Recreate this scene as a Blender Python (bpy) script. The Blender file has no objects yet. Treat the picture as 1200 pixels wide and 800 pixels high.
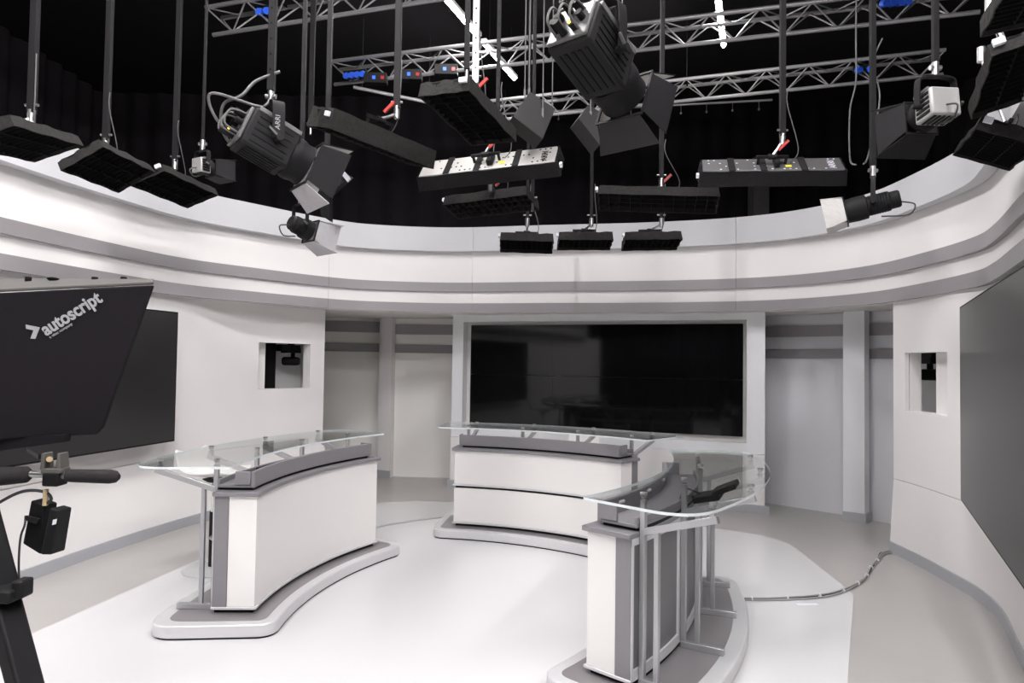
import bpy, math, random
from mathutils import Vector, Matrix
random.seed(5)
V = Vector
C = bpy.context.scene.collection
PI = math.pi

# ------------------------------------------------------------------ camera
FPX = 800.0
CAM = V((0, 0, 1.65))
p_, r_ = math.atan(24.5 / 800), math.atan(0.0145)
cp, sp, cr, sr = math.cos(p_), math.sin(p_), math.cos(r_), math.sin(r_)
CR, CU, CF = V((cr, -sr * sp, sr * cp)), V((-sr, -cr * sp, cr * cp)), V((0, cp, sp))
cam = bpy.data.objects.new('camera', bpy.data.cameras.new('camera'))
C.objects.link(cam)
cam.matrix_world = Matrix((CR, CU, -CF)).transposed().to_4x4()
cam.location = CAM
cam.data.sensor_width = 36; cam.data.lens = 24; cam.data.clip_start = 0.02
bpy.context.scene.camera = cam

def ray(u, v): return CR * ((u - 600) / FPX) + CU * ((400 - v) / FPX) + CF
def P(u, v, y):                       # point seen at (u, v) standing y metres in front
    d = ray(u, v); return CAM + d * (y / d.y)
def Pz(u, v, z):                      # point seen at (u, v) at height z
    d = ray(u, v); return CAM + d * ((z - CAM.z) / d.z)

# ------------------------------------------------------------------ materials
def mat(name, col, rough=.5, metal=0., noise=.03, scale=30., emit=0, spec=.5, bump=0.):
    m = bpy.data.materials.new(name); m.use_nodes = True
    nt = m.node_tree; b = nt.nodes['Principled BSDF']
    c = (*col, 1)
    tc = nt.nodes.new('ShaderNodeTexCoord'); n = nt.nodes.new('ShaderNodeTexNoise')
    n.inputs['Scale'].default_value = scale; n.inputs['Detail'].default_value = 3
    nt.links.new(tc.outputs['Object'], n.inputs['Vector'])
    mx = nt.nodes.new('ShaderNodeMix'); mx.data_type = 'RGBA'
    mx.inputs['A'].default_value = (*[x * (1 - noise) for x in col], 1)
    mx.inputs['B'].default_value = (*[min(1, x * (1 + noise)) for x in col], 1)
    nt.links.new(n.outputs['Fac'], mx.inputs['Factor'])
    nt.links.new(mx.outputs['Result'], b.inputs['Base Color'])
    b.inputs['Roughness'].default_value = rough; b.inputs['Metallic'].default_value = metal
    b.inputs['Specular IOR Level'].default_value = spec
    if emit:
        b.inputs['Emission Color'].default_value = c; b.inputs['Emission Strength'].default_value = emit
    if bump:
        bp = nt.nodes.new('ShaderNodeBump'); bp.inputs['Strength'].default_value = bump
        bp.inputs['Distance'].default_value = .01
        nt.links.new(n.outputs['Fac'], bp.inputs['Height']); nt.links.new(bp.outputs['Normal'], b.inputs['Normal'])
    return m
M = dict(
    white=mat('white_laminate', (.79, .77, .755), .45, noise=.012, scale=3),
    wallw=mat('white_painted_board', (.84, .815, .805), .55, noise=.012, scale=3),
    framew=mat('cool_white_board', (.83, .835, .855), .45, noise=.012, scale=3),
    bluish=mat('pale_grey_fascia', (.56, .555, .575), .5, noise=.015, scale=3),
    band=mat('grey_trim_paint', (.30, .282, .292), .45, noise=.03, scale=8),
    recess=mat('pale_grey_board', (.83, .81, .78), .55, noise=.015, scale=3),
    recess_cool=mat('cool_grey_board', (.71, .705, .74), .55, noise=.015, scale=3),
    recess2=mat('grey_recess_board', (.80, .79, .79), .55, noise=.015, scale=3),
    base=mat('grey_skirting', (.42, .425, .45), .4),
    floorg=mat('grey_studio_vinyl', (.435, .415, .40), .32, noise=.04, scale=4),
    floorw=mat('white_studio_vinyl', (.665, .655, .665), .25, noise=.01, scale=3),
    silver=mat('silver_lacquer', (.66, .65, .665), .38, metal=.25, noise=.03, scale=20),
    grey=mat('mid_grey_lacquer', (.225, .214, .228), .42, metal=.2, noise=.04, scale=20),
    dgrey=mat('dark_grey_panel', (.165, .158, .168), .4, metal=.2, noise=.05, scale=20),
    plate=mat('plinth_top_grey', (.33, .31, .32), .3, metal=.45, noise=.03),
    alu=mat('brushed_aluminium', (.44, .435, .45), .32, metal=.6, noise=.05, scale=60),
    steel=mat('bright_steel', (.45, .44, .44), .28, metal=.9),
    truss=mat('truss_aluminium', (.42, .41, .42), .35, metal=.7, noise=.06, scale=40),
    black=mat('black_powder_coat', (.010, .0095, .0105), .6, noise=.1, spec=.12),
    black2=mat('charcoal_metal', (.013, .0125, .0135), .6, noise=.1, scale=50, spec=.15),
    fabric=mat('black_fabric', (.015, .014, .015), .9, noise=.25, scale=60, bump=.4, spec=.2),
    gfabric=mat('grey_fabric_edge', (.024, .0225, .022), .9, noise=.35, scale=40, bump=.6, spec=.2),
    void=mat('black_honeycomb', (.006, .006, .007), .8, spec=.1),
    drape=mat('black_stage_drape', (.009, .0075, .009), .95, noise=.25, scale=5, spec=.1),
    dceil=mat('black_ceiling_paint', (.012, .011, .012), .9, spec=.1),
    screen=mat('black_screen_glass', (.004, .004, .0045), .06, noise=0, spec=.28),
    tv=mat('dark_screen_glass', (.022, .021, .021), .3, noise=.02, spec=.5),
    perf=mat('light_metal_back', (.55, .53, .51), .4, metal=.2, noise=.05),
    perfd=mat('dark_metal_back', (.13, .125, .13), .4, metal=.3, noise=.05),
    red=mat('red_clip', (.42, .015, .012), .4), yellow=mat('yellow_sticker', (.75, .7, .05), .5),
    blue=mat('blue_plastic', (.02, .10, .65), .4), label=mat('white_sticker', (.75, .76, .82), .5),
    foil=mat('white_foil', (.55, .53, .515), .55, noise=.06, scale=25, bump=.5),
    gfoil=mat('grey_foil', (.40, .385, .40), .5, noise=.08, scale=25, bump=.4),
    wood=mat('tan_clip_wood', (.50, .38, .22), .6),
    flag=mat('dark_grey_flag', (.028, .027, .027), .6, spec=.15), floorcable=mat('pale_grey_cable', (.34, .33, .325), .5), cable=mat('grey_cable', (.10, .097, .097), .45),
    bcable=mat('black_cable', (.03, .03, .03), .5), foam=mat('dark_foam', (.03, .027, .028), .95, noise=.25, scale=900, bump=.2, spec=.1),
    rib=mat('silver_ribbed_housing', (.36, .35, .345), .4, metal=.1), led=mat('blue_display', (.03, .12, 1.0), .4, emit=1.0),
    amber=mat('amber_indicator', (1.0, .5, .05), .4, emit=3), tube=mat('lit_fluorescent_tube', (1, .98, .985), .4, emit=270, noise=0), tube_strong=mat('added_fill_tube', (1, .98, .985), .4, emit=530, noise=0),
    logo=mat('pale_grey_print', (.40, .39, .41), .5), lip=mat('grey_hood_edge', (.10, .095, .09), .7, spec=.1),
    hood=mat('black_hood_fabric', (.011, .009, .011), .8, noise=.15, scale=80, spec=.15),
    curtain_grey=mat('dark_grey_curtain', (.05, .047, .048), .9, noise=.2, scale=10),
    pwhite=mat('white_plastic', (.75, .74, .72), .3),
)
def glass_mat():
    m = bpy.data.materials.new('clear_glass'); m.use_nodes = True
    nt = m.node_tree; nt.nodes.clear(); N = nt.nodes.new
    out = N('ShaderNodeOutputMaterial'); mix = N('ShaderNodeMixShader'); tr = N('ShaderNodeBsdfTransparent'); gl = N('ShaderNodeBsdfGlossy'); fr = N('ShaderNodeFresnel')
    n = N('ShaderNodeTexNoise'); n.inputs['Scale'].default_value = 2
    mr = N('ShaderNodeMapRange'); mr.inputs['To Min'].default_value = .003; mr.inputs['To Max'].default_value = .015
    nt.links.new(n.outputs['Fac'], mr.inputs['Value']); nt.links.new(mr.outputs['Result'], gl.inputs['Roughness'])
    ge = N('ShaderNodeNewGeometry'); im = N('ShaderNodeMapRange'); im.inputs['To Min'].default_value = 1.25; im.inputs['To Max'].default_value = 1 / 1.25
    nt.links.new(ge.outputs['Backfacing'], im.inputs['Value']); nt.links.new(im.outputs['Result'], fr.inputs['IOR'])
    tr.inputs['Color'].default_value = (.975, .985, .98, 1)
    nt.links.new(fr.outputs[0], mix.inputs[0]); nt.links.new(tr.outputs[0], mix.inputs[1]); nt.links.new(gl.outputs[0], mix.inputs[2])
    nt.links.new(mix.outputs[0], out.inputs['Surface']); return m
M['glass'] = glass_mat()
M['gedge'] = mat('polished_glass_edge', (.72, .77, .78), .12, noise=.25, scale=9)

# ------------------------------------------------------------------ mesh builder
class MB:
    def __init__(s): s.v, s.f = [], []
    def add(s, vs, fs):
        n = len(s.v); s.v += [V(x) for x in vs]; s.f += [[i + n for i in f] for f in fs]; return s
    def box(s, c, d, rot=None):
        c = V(c); h = V(d) / 2
        vs = [V((x * h.x, y * h.y, z * h.z)) for x in (-1, 1) for y in (-1, 1) for z in (-1, 1)]
        if rot is not None: vs = [rot @ q for q in vs]
        return s.add([c + q for q in vs], [[0, 1, 3, 2], [4, 6, 7, 5], [0, 4, 5, 1], [2, 3, 7, 6], [0, 2, 6, 4], [1, 5, 7, 3]])
    def bb(s, x0, x1, y0, y1, z0, z1):
        return s.box(((x0 + x1) / 2, (y0 + y1) / 2, (z0 + z1) / 2), (x1 - x0, y1 - y0, z1 - z0))
    def frame(s, a, b, up=(0, 0, 1)):
        z = (b - a).normalized(); u = V(up)
        if abs(z.dot(u)) > .98: u = V((0, 1, 0))
        x = u.cross(z).normalized(); y = z.cross(x); return x, y
    def bar(s, a, b, w, h=None, up=(0, 0, 1)):
        a, b = V(a), V(b); h = h or w; x, y = s.frame(a, b, up); vs = []
        for q in (a, b):
            for i, j in ((-1, -1), (1, -1), (1, 1), (-1, 1)): vs.append(q + x * (i * w / 2) + y * (j * h / 2))
        return s.add(vs, [[3, 2, 1, 0], [4, 5, 6, 7], [0, 1, 5, 4], [1, 2, 6, 5], [2, 3, 7, 6], [3, 0, 4, 7]])
    def cyl(s, a, b, r, r2=None, n=16, caps=True):
        a, b = V(a), V(b); r2 = r if r2 is None else r2; x, y = s.frame(a, b); vs = []
        for q, rr in ((a, r), (b, r2)):
            for i in range(n):
                t = 2 * PI * i / n; vs.append(q + x * (rr * math.cos(t)) + y * (rr * math.sin(t)))
        fs = [[i, (i + 1) % n, n + (i + 1) % n, n + i] for i in range(n)]
        if caps: fs += [list(range(n))[::-1], list(range(n, 2 * n))]
        return s.add(vs, fs)
    def lathe(s, a, d, prof, n=20):          # prof: (distance along d, radius)
        a, d = V(a), V(d).normalized(); x, y = s.frame(a, a + d); vs = []
        for t, r in prof:
            for i in range(n):
                q = 2 * PI * i / n; vs.append(a + d * t + x * (r * math.cos(q)) + y * (r * math.sin(q)))
        fs = [[k * n + i, k * n + (i + 1) % n, (k + 1) * n + (i + 1) % n, (k + 1) * n + i] for k in range(len(prof) - 1) for i in range(n)]
        fs += [list(range(n))[::-1], list(range((len(prof) - 1) * n, len(prof) * n))]
        return s.add(vs, fs)
    def tube(s, pts, r, n=8, smooth=True):
        pts = [V(q) for q in pts]
        if smooth and len(pts) > 2: pts = cat(pts, 6)
        rings = []; x = None
        for i, q in enumerate(pts):
            d = (pts[min(i + 1, len(pts) - 1)] - pts[max(i - 1, 0)]).normalized()
            if x is None: x, y = s.frame(q, q + d)
            else:
                x = (x - d * x.dot(d)).normalized(); y = d.cross(x)
            rings.append([q + x * (r * math.cos(2 * PI * k / n)) + y * (r * math.sin(2 * PI * k / n)) for k in range(n)])
        vs = [q for g in rings for q in g]
        fs = [[k * n + i, k * n + (i + 1) % n, (k + 1) * n + (i + 1) % n, (k + 1) * n + i] for k in range(len(rings) - 1) for i in range(n)]
        fs += [list(range(n))[::-1], list(range(len(vs) - n, len(vs)))]
        return s.add(vs, fs)
    def prism(s, poly, z0, z1):
        n = len(poly)
        if sum(poly[i][0] * poly[(i + 1) % n][1] - poly[(i + 1) % n][0] * poly[i][1] for i in range(n)) < 0: poly = poly[::-1]
        return s.add([(q[0], q[1], z0) for q in poly] + [(q[0], q[1], z1) for q in poly],
                     [[i, (i + 1) % n, n + (i + 1) % n, n + i] for i in range(n)] + [list(range(n))[::-1], list(range(n, 2 * n))])
    def slab(s, quad, nrm, t):               # quad of 3-D points with thickness t along nrm
        quad = [V(q) for q in quad]; k = V(nrm).normalized() * t; n = len(quad)
        return s.add(quad + [q + k for q in quad], [list(range(n))[::-1], list(range(n, 2 * n))] + [[i, (i + 1) % n, n + (i + 1) % n, n + i] for i in range(n)])
    def build(s, name, m, parent=None, world=False, bevel=0, smooth=True, loc=None):
        me = bpy.data.meshes.new(name); vs = s.v
        if world and parent is not None:
            inv = parent_matrix(parent).inverted(); vs = [inv @ q for q in vs]
        if loc is not None: vs = [q - V(loc) for q in vs]
        me.from_pydata([tuple(q) for q in vs], [], s.f)
        import bmesh
        bm = bmesh.new(); bm.from_mesh(me); bmesh.ops.recalc_face_normals(bm, faces=bm.faces); bm.to_mesh(me); bm.free()
        me.materials.append(M[m])
        if smooth: me.shade_smooth(); me.set_sharp_from_angle(angle=math.radians(35))
        o = bpy.data.objects.new(name, me); C.objects.link(o)
        if parent is not None: o.parent = parent
        if loc is not None: o.location = loc
        if bevel:
            b = o.modifiers.new('bevel', 'BEVEL'); b.width = bevel; b.segments = 2; b.limit_method = 'ANGLE'; b.angle_limit = math.radians(40)
            b.harden_normals = False
        return o
def parent_matrix(o):
    m = o.matrix_basis.copy()
    while o.parent is not None: o = o.parent; m = o.matrix_basis @ m
    return m
def cat(pts, k):                              # Catmull-Rom through points
    out = []
    for i in range(len(pts) - 1):
        a, b, c, d = pts[max(i - 1, 0)], pts[i], pts[i + 1], pts[min(i + 2, len(pts) - 1)]
        for j in range(k):
            t = j / k
            out.append(.5 * ((2 * b) + (c - a) * t + (2 * a - 5 * b + 4 * c - d) * t * t + (3 * b - a - 3 * c + d) * t ** 3))
    out.append(pts[-1]); return out
def tag(o, label, cat_, group=None, kind=None):
    o['label'] = label; o['category'] = cat_
    if group: o['group'] = group
    if kind: o['kind'] = kind
    return o
def thing(name, label, cat_, loc=(0, 0, 0), group=None, rot=None):
    o = bpy.data.objects.new(name, None); C.objects.link(o); o.empty_display_size = .1
    o.location = loc
    if rot is not None: o.rotation_mode = 'QUATERNION'; o.rotation_quaternion = rot.to_quaternion()
    return tag(o, label, cat_, group)
def struct(o): o['kind'] = 'structure'; return o

# ------------------------------------------------------------------ plan helpers
def plan(pts, k=8): return cat([V((x, y, 0)) for x, y in pts], k)
def offset(pl, d):                            # to the left of travel = outward for a clockwise room (left -> back -> right)
    out = []
    for i, q in enumerate(pl):
        t = (pl[min(i + 1, len(pl) - 1)] - pl[max(i - 1, 0)]).normalized(); out.append(q + V((-t.y, t.x, 0)) * d)
    return out
def arclen(pl):
    s = [0]
    for i in range(1, len(pl)): s.append(s[-1] + (pl[i] - pl[i - 1]).length)
    return s
def at_s(pl, s):
    L = arclen(pl)
    for i in range(1, len(pl)):
        if L[i] >= s: t = (s - L[i - 1]) / (L[i] - L[i - 1]); return pl[i - 1].lerp(pl[i], t)
    return pl[-1]
def s_at_u(pl, u):                            # arc length where the wall crosses image column u (at eye height)
    L = arclen(pl); d = ray(u, 425)
    for i in range(1, len(pl)):
        a, b = pl[i - 1], pl[i]; ca = a.x * d.y - a.y * d.x; cb = b.x * d.y - b.y * d.x
        if a.y > .5 and ca * cb <= 0: return L[i - 1] + (L[i] - L[i - 1]) * ca / (ca - cb)
    return None
def band(mb, pl, z0, z1, th, s0=None, s1=None, z_off0=0.0):   # wall strip following a plan; th outward; lower edge offset by z_off0
    L = arclen(pl); a = 0 if s0 is None else s0; b = L[-1] if s1 is None else s1
    ss = [a] + [x for x in L if a + 1e-3 < x < b - 1e-3] + [b]
    q = [at_s(pl, x) for x in ss]; o = offset(q, th); q0 = offset(q, z_off0) if z_off0 else q; n = len(q); vs = []
    for i in range(n): vs += [(q0[i].x, q0[i].y, z0), (q[i].x, q[i].y, z1), (o[i].x, o[i].y, z1), (o[i].x, o[i].y, z0)]
    fs = [[4 * i + k, 4 * i + 4 + k, 4 * i + 4 + (k + 1) % 4, 4 * i + (k + 1) % 4] for i in range(n - 1) for k in range(4)]
    fs += [[0, 1, 2, 3], [4 * n - 1, 4 * n - 2, 4 * n - 3, 4 * n - 4]]
    return mb.add(vs, fs)

# ================================================================== SETTING
struct(MB().bb(-9, 9, -5, 14, -.2, 0).build('floor', 'floorg'))
wf = plan([(-3.9, -2.5), (-3.38, 1.0), (-2.82, 4.08), (-2.58, 5.4), (-2.42, 6.3), (-2.05, 7.25), (-1.55, 7.88), (-1.12, 8.07), (-.6, 8.03), (.4, 7.76), (1.2, 7.42), (2.0, 6.99),
           (2.34, 6.80), (2.55, 6.55), (2.60, 6.2), (2.56, 5.69), (2.53, 5.25), (2.50, 5.02), (2.43, 4.86), (1.78, 3.62), (.95, 2.0), (.2, .5), (-.6, -2.5)], 6)
struct(MB().prism([(q.x, q.y) for q in wf], 0, .004).build('floor.001', 'floorw'))
st = plan([(-1.30, 6.25), (-1.315, 6.72), (-1.03, 7.02), (-.62, 7.30), (-.3, 7.42)], 8)
struct(band(MB(), st, .0035, .0065, .05).build('trim_6', 'base'))

HP = plan([(-4.0, 1.6), (-3.78, 3.3), (-3.61, 4.78), (-3.47, 5.65), (-3.22, 6.6), (-2.73, 7.30), (-2.19, 7.94), (-1.69, 8.25), (-.74, 8.36), (.4, 8.13),
           (1.57, 7.89), (2.50, 7.55), (3.08, 7.08), (3.41, 6.4), (3.45, 5.6), (3.39, 4.95), (3.22, 4.50), (2.88, 3.84), (2.45, 3.0)], 8)
seams = [s_at_u(HP, u) for u in (383, 552, 862)]
def fascia(z0, z1, off, th, name, m):
    mb = MB(); pl = offset(HP, off); cuts = [0] + [s_at_u(pl, u) for u in (383, 552, 862)] + [arclen(pl)[-1]]
    for i in range(len(cuts) - 1): band(mb, pl, z0, z1, th, cuts[i] + (.0015 if i else 0), cuts[i + 1] - .0015)
    return struct(mb.build(name, m))
fascia(2.24, 3.06, .012, .05, 'wall_fascia', 'wallw')
fascia(2.505, 2.615, -.028, .04, 'trim_1', 'band')
fascia(2.248, 2.362, -.028, .04, 'trim_2', 'band')
fascia(2.99, 3.28, -.10, .10, 'trim_3', 'bluish')
struct(band(MB(), offset(HP, .05), 2.262, 2.30, 1.9).build('ceiling_soffit', 'recess'))
struct(band(MB(), offset(HP, .065), 2.27, 3.04, .03).build('wall_fascia_backing', 'dgrey'))

def wall_with_holes(pl, s_end, z0, z1, th, holes, name, m):
    L = arclen(pl); s_end = s_end or L[-1]; zs = sorted({z0, z1} | {h[2] for h in holes} | {h[3] for h in holes})
    edges = sorted({0, s_end} | {h[0] for h in holes} | {h[1] for h in holes}); mb = MB()
    for i in range(len(edges) - 1):
        a, b = edges[i], edges[i + 1]; mid = (a + b) / 2
        hh = [h for h in holes if h[0] < mid < h[1]]
        if not hh: band(mb, pl, z0, z1, th, a, b)
        else:
            band(mb, pl, z0, hh[0][2], th, a, b); band(mb, pl, hh[0][3], z1, th, a, b)
    return struct(mb.build(name, m))
def niche(pl, s0, s1, z0, z1, win_u, names, ptz_label, cam_uv, aim, post_u=None):
    d0, d1 = .035, .14
    mb = MB(); i0, i1 = at_s(pl, s0), at_s(pl, s1); t = (i1 - i0).normalized(); n = V((-t.y, t.x, 0))
    def q(s, d, z): return i0 + t * s + n * d + V((0, 0, z))
    def su(u, d):                          # distance along the opening seen at column u on the plane d behind it
        r = ray(u, 430); o = i0 + n * d; return (o.y * r.x - o.x * r.y) / (t.x * r.y - t.y * r.x)
    W = (i1 - i0).length
    R = lambda a, b, za, zb, da, db: MB().add([q(s_, d_, z_) for s_ in (a, b) for d_ in (da, db) for z_ in (za, zb)],
                                             [[0, 1, 3, 2], [4, 6, 7, 5], [0, 4, 5, 1], [2, 3, 7, 6], [0, 2, 6, 4], [1, 5, 7, 3]])
    wb = MB(); w0, w1 = su(win_u[0], d1), su(win_u[1], d1)
    for a, b in ((-.02, w0), (w1, W + .02)):
        if b - a > .021:
            r = R(a, b, z0 - .02, z1 + .02, d1, d1 + .02); wb.add(r.v, r.f)
    for a, b, c, d in ((-.02, W + .02, z0 - .04, z0), (-.02, W + .02, z1, z1 + .04)):
        r = R(a, b, c, d, d0 + .006, d1); wb.add(r.v, r.f)
    for a, b in ((-.025, 0), (W, W + .025)):
        r = R(a, b, z0 - .04, z1 + .04, d0 + .006, d1); wb.add(r.v, r.f)
    struct(wb.build(names[0], 'wallw'))
    bx = MB(); D2 = .62
    for a in ((-.5, W + .3, z0 - .25, z1 + .3, D2, D2 + .02), (-.5, W + .3, z0 - .27, z0 - .25, d1 + .02, D2), (-.52, -.5, z0 - .27, z1 + .32, d1 + .02, D2 + .02), (W + .3, W + .32, z0 - .27, z1 + .32, d1 + .02, D2 + .02)):
        r = R(*a); bx.add(r.v, r.f)
    struct(bx.build(names[1], 'recess2'))
    dc_ = .36; sc = su(cam_uv[0], dc_); zc = z_pl(q(sc, dc_, 0), cam_uv)
    rot = Matrix((t, n, V((0, 0, 1)))).transposed()
    cm = thing('robotic_camera', ptz_label, 'camera', q(sc, dc_, zc + .26), 'small black remote cameras in the wall openings', rot)
    ax = V((aim[0], aim[1], 0)).normalized(); sd = V((-ax.y, ax.x, 0)); sd = sd if sd.y > 0 else -sd
    MB().bb(-.17, .10, -.05, .07, -.14, -.06).bb(-.10, .10, -.06, .08, -.16, -.10).build('mount_base', 'black', cm, bevel=.006)
    MB().bar(sd * .07 + V((.02, 0, -.10)), sd * .07 + V((.02, 0, -.27)), .05, .03, sd).build('bracket_arm', 'black2', cm, bevel=.006)
    MB().bb(-.03, .03, -.02, .04, -.07, .0).bb(-.06, .06, -.05, .07, 0, .02).build('ceiling_bracket', 'black2', cm, bevel=.004)
    hd = MB().lathe(-ax * .11 + V((0, 0, -.26)), ax, [(0, .035), (.02, .052), (.17, .052), (.20, .046)], 24).build('camera_head', 'black', cm)
    MB().cyl(ax * .085 + V((0, 0, -.26)), ax * .105 + V((0, 0, -.26)), .040, .038, 20).build('lens', 'black2', hd)
    MB().cyl(ax * .1055 + V((0, 0, -.26)), ax * .107 + V((0, 0, -.26)), .024, .024, 20).build('lens_glass', 'screen', hd)
    struct(MB().bar(q(sc, dc_, zc + .285), q(sc, D2 + .01, zc + .285), .12, .03).build('trim_niche_shelf', 'black'))
    if post_u is not None:
        r = R(su(post_u[0], .45), su(post_u[1], .45), z0 - .24, z1 + .29, .45, .60); struct(r.build('trim_niche_post', 'black'))
    return cm
def z_pl(q, uv): d = ray(*uv); return CAM.z + d.z * q.y / d.y

# left wall: upper board with camera opening, tilted lower board, skirting
LWp = plan([(-4.18, .8), (-3.98, 2.4), (-3.78, 4.0), (-3.62, 4.98), (-3.48, 5.81), (-3.22, 6.85), (-2.88, 7.60), (-2.42, 8.2), (-2.2, 8.45)], 8)
sE = s_at_u(LWp, 380); nL = (s_at_u(LWp, 303), s_at_u(LWp, 363.5))
zA = {}
def z_at(pl, s, v, u): q = at_s(pl, s); d = ray(u, v); return CAM.z + d.z * q.y / d.y
zl0, zl1 = z_at(LWp, nL[0], 456, 303), z_at(LWp, nL[0], 401, 303)
wall_with_holes(LWp, sE, .69, 2.26, .035, [(nL[0], nL[1], zl0, zl1)], 'wall_left', 'wallw')
Wl = (at_s(LWp, nL[1]) - at_s(LWp, nL[0])).length
niche(LWp, nL[0], nL[1], zl0, zl1, (310.5, 372), ('wall_left_niche', 'wall_left_niche_back'),
      'small black remote camera hanging in the square opening of the left wall', (341, 423), (.8, -.6), (308, 323))
struct(band(MB(), offset(LWp, -.02), .0, .685, .055, 0, sE, z_off0=-.075).build('wall_left_lower', 'wallw'))
struct(band(MB(), offset(LWp, -.105), 0, .095, .03, 0, sE).build('baseboard_left', 'base'))

RWp = plan([(3.465, 6.20), (3.47, 5.75), (3.44, 5.39), (3.39, 4.90), (3.25, 4.48), (2.98, 3.98), (2.75, 3.55), (2.35, 2.8)], 8)
nR = (s_at_u(RWp, 1060.5), s_at_u(RWp, 1110))
zr0, zr1 = 1.275, 1.785
wall_with_holes(RWp, None, .655, 2.26, .035, [(nR[0], nR[1], zr0, zr1)], 'wall_right', 'wallw')
Wr = (at_s(RWp, nR[1]) - at_s(RWp, nR[0])).length
niche(RWp, nR[0], nR[1], zr0, zr1, (1079, 1097), ('wall_right_niche', 'wall_right_niche_back'),
      'small black remote camera seen in the narrow opening of the right wall', (1091, 439), (-.25, -.95))
struct(band(MB(), offset(RWp, .0), .0, .65, .035, z_off0=-.04).build('wall_right_lower', 'wallw'))
struct(band(MB(), offset(RWp, -.048), 0, .095, .03).build('baseboard_right', 'base'))

# back wall frame round the video wall
FA, FB = V((-.79, 9.07, 0)), V((2.81, 7.69, 0))
ft = (FB - FA).normalized(); fn = V((-ft.y, ft.x, 0)); FW = (FB - FA).length
def fq(s, d, z): return FA + ft * s + fn * d + V((0, 0, z))
def fbox(mb, s0, s1, d0, d1, z0, z1):
    return mb.add([fq(a, d, z) for a in (s0, s1) for d in (d0, d1) for z in (z0, z1)], [[0, 1, 3, 2], [4, 6, 7, 5], [0, 4, 5, 1], [2, 3, 7, 6], [0, 2, 6, 4], [1, 5, 7, 3]])
def s_u(u):
    d = ray(u, 425); a = FA.x * d.y - FA.y * d.x; b = FB.x * d.y - FB.y * d.x; return FW * a / (a - b)
o0, o1 = s_u(542.5), s_u(875); oz0, oz1 = .775, 2.175
w0 = FW + .04
mb = MB()
fbox(mb, 0, o0, 0, .30, .66, 2.6); fbox(mb, o1, w0, 0, .30, .66, 2.6); fbox(mb, o0, o1, 0, .30, .66, oz0); fbox(mb, o0, o1, 0, .30, oz1, 2.6)
struct(mb.build('wall_back', 'framew'))
struct(fbox(MB(), 0, w0, -.008, .30, 0, .656).build('wall_back_lower', 'wallw'))
struct(fbox(MB(), -.03, w0 + .05, -.03, -.008, 0, .095).build('baseboard_back', 'base'))
struct(fbox(MB(), o0, o1, .14, .17, oz0, oz1).build('wall_back_recess', 'recess'))
# recesses either side
def flat(mb, a, b, z0, z1, th):
    return band(mb, [V((*a, 0)), V((*b, 0))], z0, z1, th)
def recess(a, b, zb, names, m='recess'):
    struct(flat(MB(), a, b, 0, 2.26, .04).build(names[0], m))
    L = [V((*a, 0)), V((*b, 0))]
    for (z0, z1), nm in zip(zb, names[1:]): struct(band(MB(), offset(L, -.02), z0, z1, .02).build(nm, 'band'))
recess((-1.72, 9.80), (-.55, 9.71), ((2.03, 2.175), (1.765, 1.885)), ('wall_recess_left', 'trim_7', 'trim_8'))
recess((-3.3, 9.75), (-1.93, 10.05), ((2.06, 2.22), (1.775, 1.90)), ('wall_recess_far_left', 'trim_9', 'trim_10'))
recess((2.6, 8.76), (3.76, 7.67), ((2.00, 2.13), (1.745, 1.855)), ('wall_recess_right', 'trim_11', 'trim_12'), 'recess_cool')
recess((3.80, 7.62), (4.5, 6.55), ((2.00, 2.13), (1.745, 1.855)), ('wall_recess_far_right', 'trim_13', 'trim_14'), 'recess_cool')
struct(MB().prism([(-1.90, 9.78), (-1.70, 9.66), (-1.66, 9.84), (-1.86, 9.95)], 0, 2.26).build('wall_column_left', 'wallw'))
struct(MB().prism([(-1.925, 9.77), (-1.70, 9.635), (-1.69, 9.66), (-1.90, 9.79)], 0, .10).build('baseboard_column_left', 'base'))
struct(MB().prism([(3.60, 7.42), (3.77, 7.30), (3.875, 7.40), (3.76, 7.60), (3.72, 7.60)], 0, 2.26).build('wall_column_right', 'framew'))
struct(MB().prism([(3.585, 7.405), (3.772, 7.275), (3.895, 7.395), (3.88, 7.405), (3.77, 7.30), (3.60, 7.42)], 0, .10).build('baseboard_column_right', 'base'))
# black box of the studio itself
def drape(pl, z0, z1, amp, wl, name):
    n = int(arclen(pl)[-1] / .06); L = arclen(pl)[-1]; mb = MB(); vs = []
    for i in range(n + 1):
        s = L * i / n; q = at_s(pl, s); q2 = at_s(pl, min(L, s + .01)); q1 = at_s(pl, max(0, s - .01)); t = (q2 - q1).normalized()
        o = q + V((-t.y, t.x, 0)) * (amp * math.sin(2 * PI * s / wl + .9 * math.sin(s * 1.7)))
        vs += [(o.x, o.y, z0), (o.x, o.y, z1)]
    mb.add(vs, [[2 * i, 2 * i + 2, 2 * i + 3, 2 * i + 1] for i in range(n)])
    o = struct(mb.build(name, 'drape')); s_ = o.modifiers.new('th', 'SOLIDIFY'); s_.thickness = .03; return o
drape([V((-7.5, 12.2, 0)), V((7.5, 12.2, 0))], 0, 6.4, .03, .42, 'wall_rear')
drape([V((-7.5, -4, 0)), V((-7.5, 12.2, 0))], 0, 6.4, .05, .42, 'wall_side_left')
drape([V((7.5, 12.2, 0)), V((7.5, -4, 0))], 0, 6.4, .05, .42, 'wall_side_right')
drape([V((7.5, -4, 0)), V((-7.5, -4, 0))], 0, 6.4, .05, .42, 'wall_front')
struct(MB().bb(-7.7, 7.7, -4.2, 12.4, 6.4, 6.5).build('ceiling', 'dceil'))
pc = P(890, 200, 11.6)
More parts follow.
